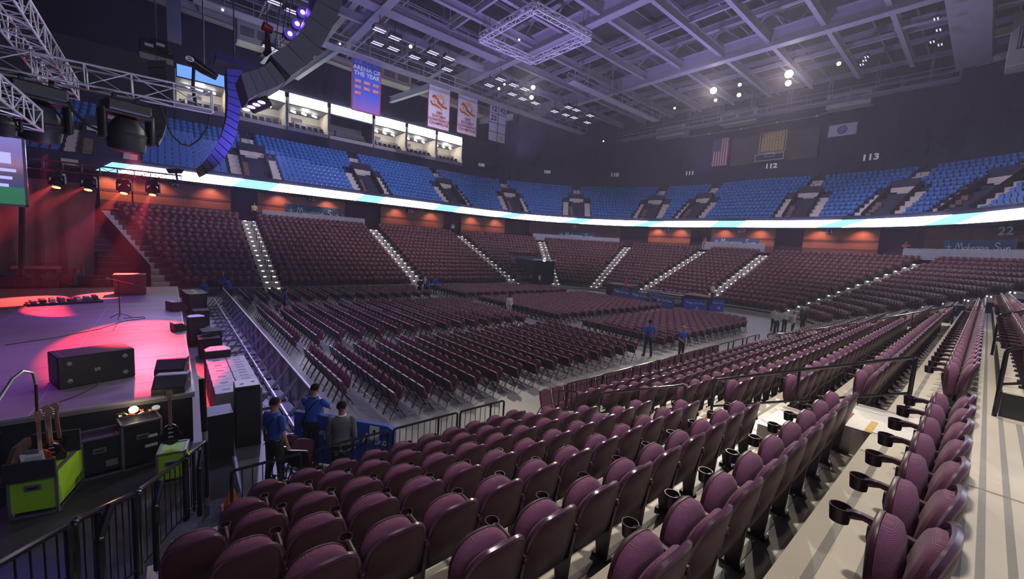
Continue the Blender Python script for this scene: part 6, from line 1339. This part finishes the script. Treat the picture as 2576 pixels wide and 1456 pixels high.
for i,(px,py,face,sh,lab) in enumerate(((1057,698,30,shD,'dark-clad person at the left of the blue group by the far stand'),(1069,688,150,shW,'person in pale top standing behind the blue group by the far stand'),(1074,697,40,shB,'person in blue shirt in the middle of the group by the far stand'),(1096,695,80,shB,'person in blue shirt, hands behind back, right of the far group'))):
    p=atz(px,py,1.75 if i!=1 else 2.1); person(lab,(p[0],p[1],0 if i!=1 else .3),face,1.76,sh,trB,skinA,hairD,(back,back) if i==3 else (dn,dn),'stand','short',.022)
for i,(px,py,z,face,lab,hr_,lg) in enumerate(((512,702,1.75,-60,'person in blue shirt sitting behind the pit console',hairF,'stand'),(560,684,2.0,-90,'white-haired person behind the far end of the barricade',hairW,'stand'),(576,698,1.75,100,'person in blue shirt bending at the far end of the barricade',hairD,'stand'))):
    p=atz(px,py,z); person(lab,(p[0],p[1],z-1.75),face,1.75,shB,trB,skinA,hr_,(clasp,clasp) if i<2 else (lean_,lean_),lg,'bald' if i==1 else 'short',.022,lean=.3 if i==2 else 0)
for i,(px,py) in enumerate(((1331,684),(1339,686),(1351,685),(1358,688))):
    p=atz(px,py,1.72); person(f'person in white shirt in the tunnel mouth, {ORD[i]} from left',(p[0],p[1],0),-120+15*i,1.72,shW,trB,skinA,hairD,(dn,clasp) if i%2 else (clasp,clasp),'stand','short',.022,'long')
for i,(px,py,sh,lab,lg) in enumerate(((1951,773,shW,'person in white shirt and black trousers, left of the near corner group','stand'),(1960,777,shW,'person in white shirt just right of the leftmost, near corner group','stand'),(1979,775,shW,'person in white shirt, back turned, middle of the near corner group','stand'),(2000,782,shW,'person in white shirt with fair hair in the near corner group','stand'),(2025,775,shD,'person in dark jacket, right of the near corner group','stand'))):
    p=atz(px,py,1.74); person(lab,(p[0],p[1],0),(-20,150,60,100,150)[i],1.74,sh,trB,skinA,(hairD,hairD,hairF,hairF,hairW)[i],(dn,clasp) if i%2 else (dn,dn),lg,'short',.02,'long')
for i,(px,py,z,sh,lab) in enumerate(((1795,712,3.0,shW,'person in white top and dark shorts standing on the red platform'),(1631,729,1.7,shD,'person with fair hair at the left front of the mixing position'),(1650,730,1.7,shB,'person in blue shirt at the mixing position front'))):
    p=atz(px,py,z); person(lab,(p[0],p[1],z-1.7),-100,1.72,sh,trB,skinA,(hairW,hairF,hairF)[i],(dn,clasp),'stride' if i==0 else 'stand','short',.022)
r_=ring_at
for i,(px,py,Xe,Yo,sh,lab) in enumerate(((640,525,57.4,50.8,mat('vest_yellow',(.6,.55,.25),.7,nz=.1),'usher in pale yellow vest at the top of the first far aisle'),(1140,548,58.5,51.8,shW,'person in white shirt on the concourse left of section 17'),(1776,592,57.6,51.2,shR,'person in red top on the concourse left of section 20'),(2281,605,58.4,51.9,shR,'person in red shirt leaning on the concourse rail left of section 22'),(107,452,59,52.,mat('shirt_orange',(.50,.12,.08),.7,nz=.1),'person in orange shirt on the dark concourse at the far left'))):
    u,P,z=ring_at(px,py,Xe,Yo); person(lab,(P[0],P[1],6.05),math.degrees(math.atan2(-P[1],-P[0])),1.78,sh,trB,skinA,hairD,(dn,dn) if i!=3 else (lean_,lean_),'stand','short',.024)
# ------------------------------------------------------------------ light
wd=bpy.data.worlds.new('world'); SC.world=wd; wd.use_nodes=True; wd.node_tree.nodes['Background'].inputs[0].default_value=(.25,.25,.45,1); wd.node_tree.nodes['Background'].inputs[1].default_value=.02
def spot(loc,tgt,e,c,ang,bl=.3,size=.12,name='stage_beam'): return lamp(name,'SPOT',loc,e,c,size,tgt,ang,bl)
HL=(1,.90,.76); CW=(.80,.69,1.); VI=(.44,.33,1)
# warm white house lamps whose glow shows in the haze at the right
for (px,py),tg,e,a in (((1985,186),(8,2,8),17000,58),((1795,228),(6,6,8),13000,58),((1341,220),(6,14,9),8000,58),((1985,186),(34,13,2),2500,60)):
    p=atz(px,py,22.5); spot(p,tg,e,HL,a,.9,.3,'house_beam')
# near stand: neutral white from straight above
for p,tg,e,a in (((6.0,1.8,21),(6.4,1.4,2.5),10500,47),((12,1.2,22),(12,1.0,2.5),8500,46),((21,2,22.5),(21,2,2),7000,58)):
    spot(p,tg,e,(1,.93,.86),a,1.,.35,'house_beam')
# far stands and balcony: cool white
for p,tg,e,a in (((28,20,22.5),(57,24,8),13000,75),((22,26,22.5),(20,52,8),13000,78),((6,28,22.5),(0,51,9),5500,60),((30,28,22.5),(46,46,8),10000,60),((36,14,22.5),(56,4,8),10000,60),((20,16,23),(22,20,0),6500,84)):
    spot(p,tg,e,CW,a,.9,.5,'house_beam')
for p,tg,e,a in (((14,34,22),(15,46,21),900,70),((25,34,22),(27,46,21.5),1100,70)): spot(p,tg,e,(.85,.85,1),a,.8,.3,'banner_fill')  # added spots that only brighten the hung banners
# violet wash thrown up into the roof by added lamps hung in mid-air
for p,tg,e,a,c in (((6,18,11),(14,22,24),5200,130,VI),((22,26,12),(26,26,26),6500,135,VI),((36,18,12),(40,14,26),5000,130,VI),((8,34,11),(14,46,22),3200,110,(.25,.35,1))):
    spot(p,tg,e,c,a,.9,.5,'roof_wash_fill')
# stage colours
red=(1,.03,.05); blu=(.14,.10,1)
def sz(px,py): return atz(px,py,ZS)
spot((-1.4,33.4,9.5),(-.75,17.5,ZS),26000,red,13.2,.1); spot((-5.5,37,9.),sz(165,772),15000,red,10,.12); spot((-6.5,33,9.5),sz(25,868),22000,red,12.5,.2); spot((-2.,30,10.5),(-.2,15.0,ZS),7000,(1,.16,.25),8,.8)
spot((-6,24,11.),sz(150,840),1500,(.42,.04,1),62,.7); spot((-2,30,10.),sz(345,768),2000,(.26,.2,1),46,.6); spot((-5,17,11.),sz(70,930),1100,(.6,.05,1),46,.6)
spot((1.7,24,9.5),(1.8,18,0),1500,(.42,.40,1),66,.6); spot((1.2,14,9),(1.4,12.6,.5),420,(.55,.5,1),44,.6); spot((5,29,10),(4.5,20,0),1700,(.5,.48,1),78,.7)
spot((3.4,14.6,8.2),(2.0,19.3,9.6),3000,(.12,.09,1),60,.6); spot((-2.2,8,9.5),(-3.2,5.6,0),2600,(.1,.1,1),44,.4)
spot((-2.5,3,12),(-1.6,9.6,.6),170,(.8,.9,1),22,.6); spot((1.6,8.4,2.2),(-.8,10,7.4),560,(.55,.48,1),62,.8,name='truss_fill'); spot((2.4,8.2,2.0),(2.4,10.8,9),420,(.45,.45,1),50,.8,name='truss_fill')  # last two are added uplights that brighten the truss and the big array
for L,t in zip(REDL,((-9,27,.8),(-10,30,1.),(-5,28,1.2),(-2.5,29,1.))): spot(L+np.array([0,-.25,-.1]),t,60000,(1,.06,.05),17,.25,.06,'red_beam')
# haze filling the hall
hz=MB(); hz.box((26,26,14),(79.5,63,28.2)); o=hz.build('haze',[]); vm=bpy.data.materials.new('haze'); vm.use_nodes=True; nt=vm.node_tree; nt.nodes.clear(); out=nt.nodes.new('ShaderNodeOutputMaterial'); vs_=nt.nodes.new('ShaderNodeVolumeScatter'); vs_.inputs['Density'].default_value=HAZE; vs_.inputs['Anisotropy'].default_value=.4; vs_.inputs['Color'].default_value=(.78,.72,1,1); nt.links.new(vs_.outputs[0],out.inputs['Volume']); o.data.materials.append(vm); tag(o,'thin stage haze hanging in the whole hall','haze',None,'stuff')  # violet cast of the light is put into the haze colour
SC.view_settings.view_transform='Standard'; SC.view_settings.look='None'; SC.view_settings.exposure=EXPO; SC.view_settings.gamma=1; SC.view_settings.use_curve_mapping=False
cy_=SC.cycles; cy_.max_bounces=3; cy_.diffuse_bounces=2; cy_.glossy_bounces=2; cy_.transmission_bounces=2; cy_.volume_bounces=0; cy_.use_denoising=True; cy_.caustics_reflective=False; cy_.caustics_refractive=False; cy_.sample_clamp_indirect=4; cy_.use_adaptive_sampling=True; cy_.adaptive_threshold=.06; cy_.adaptive_min_samples=12; cy_.use_light_tree=True; cy_.blur_glossy=1.
bpy.context.view_layer.update()
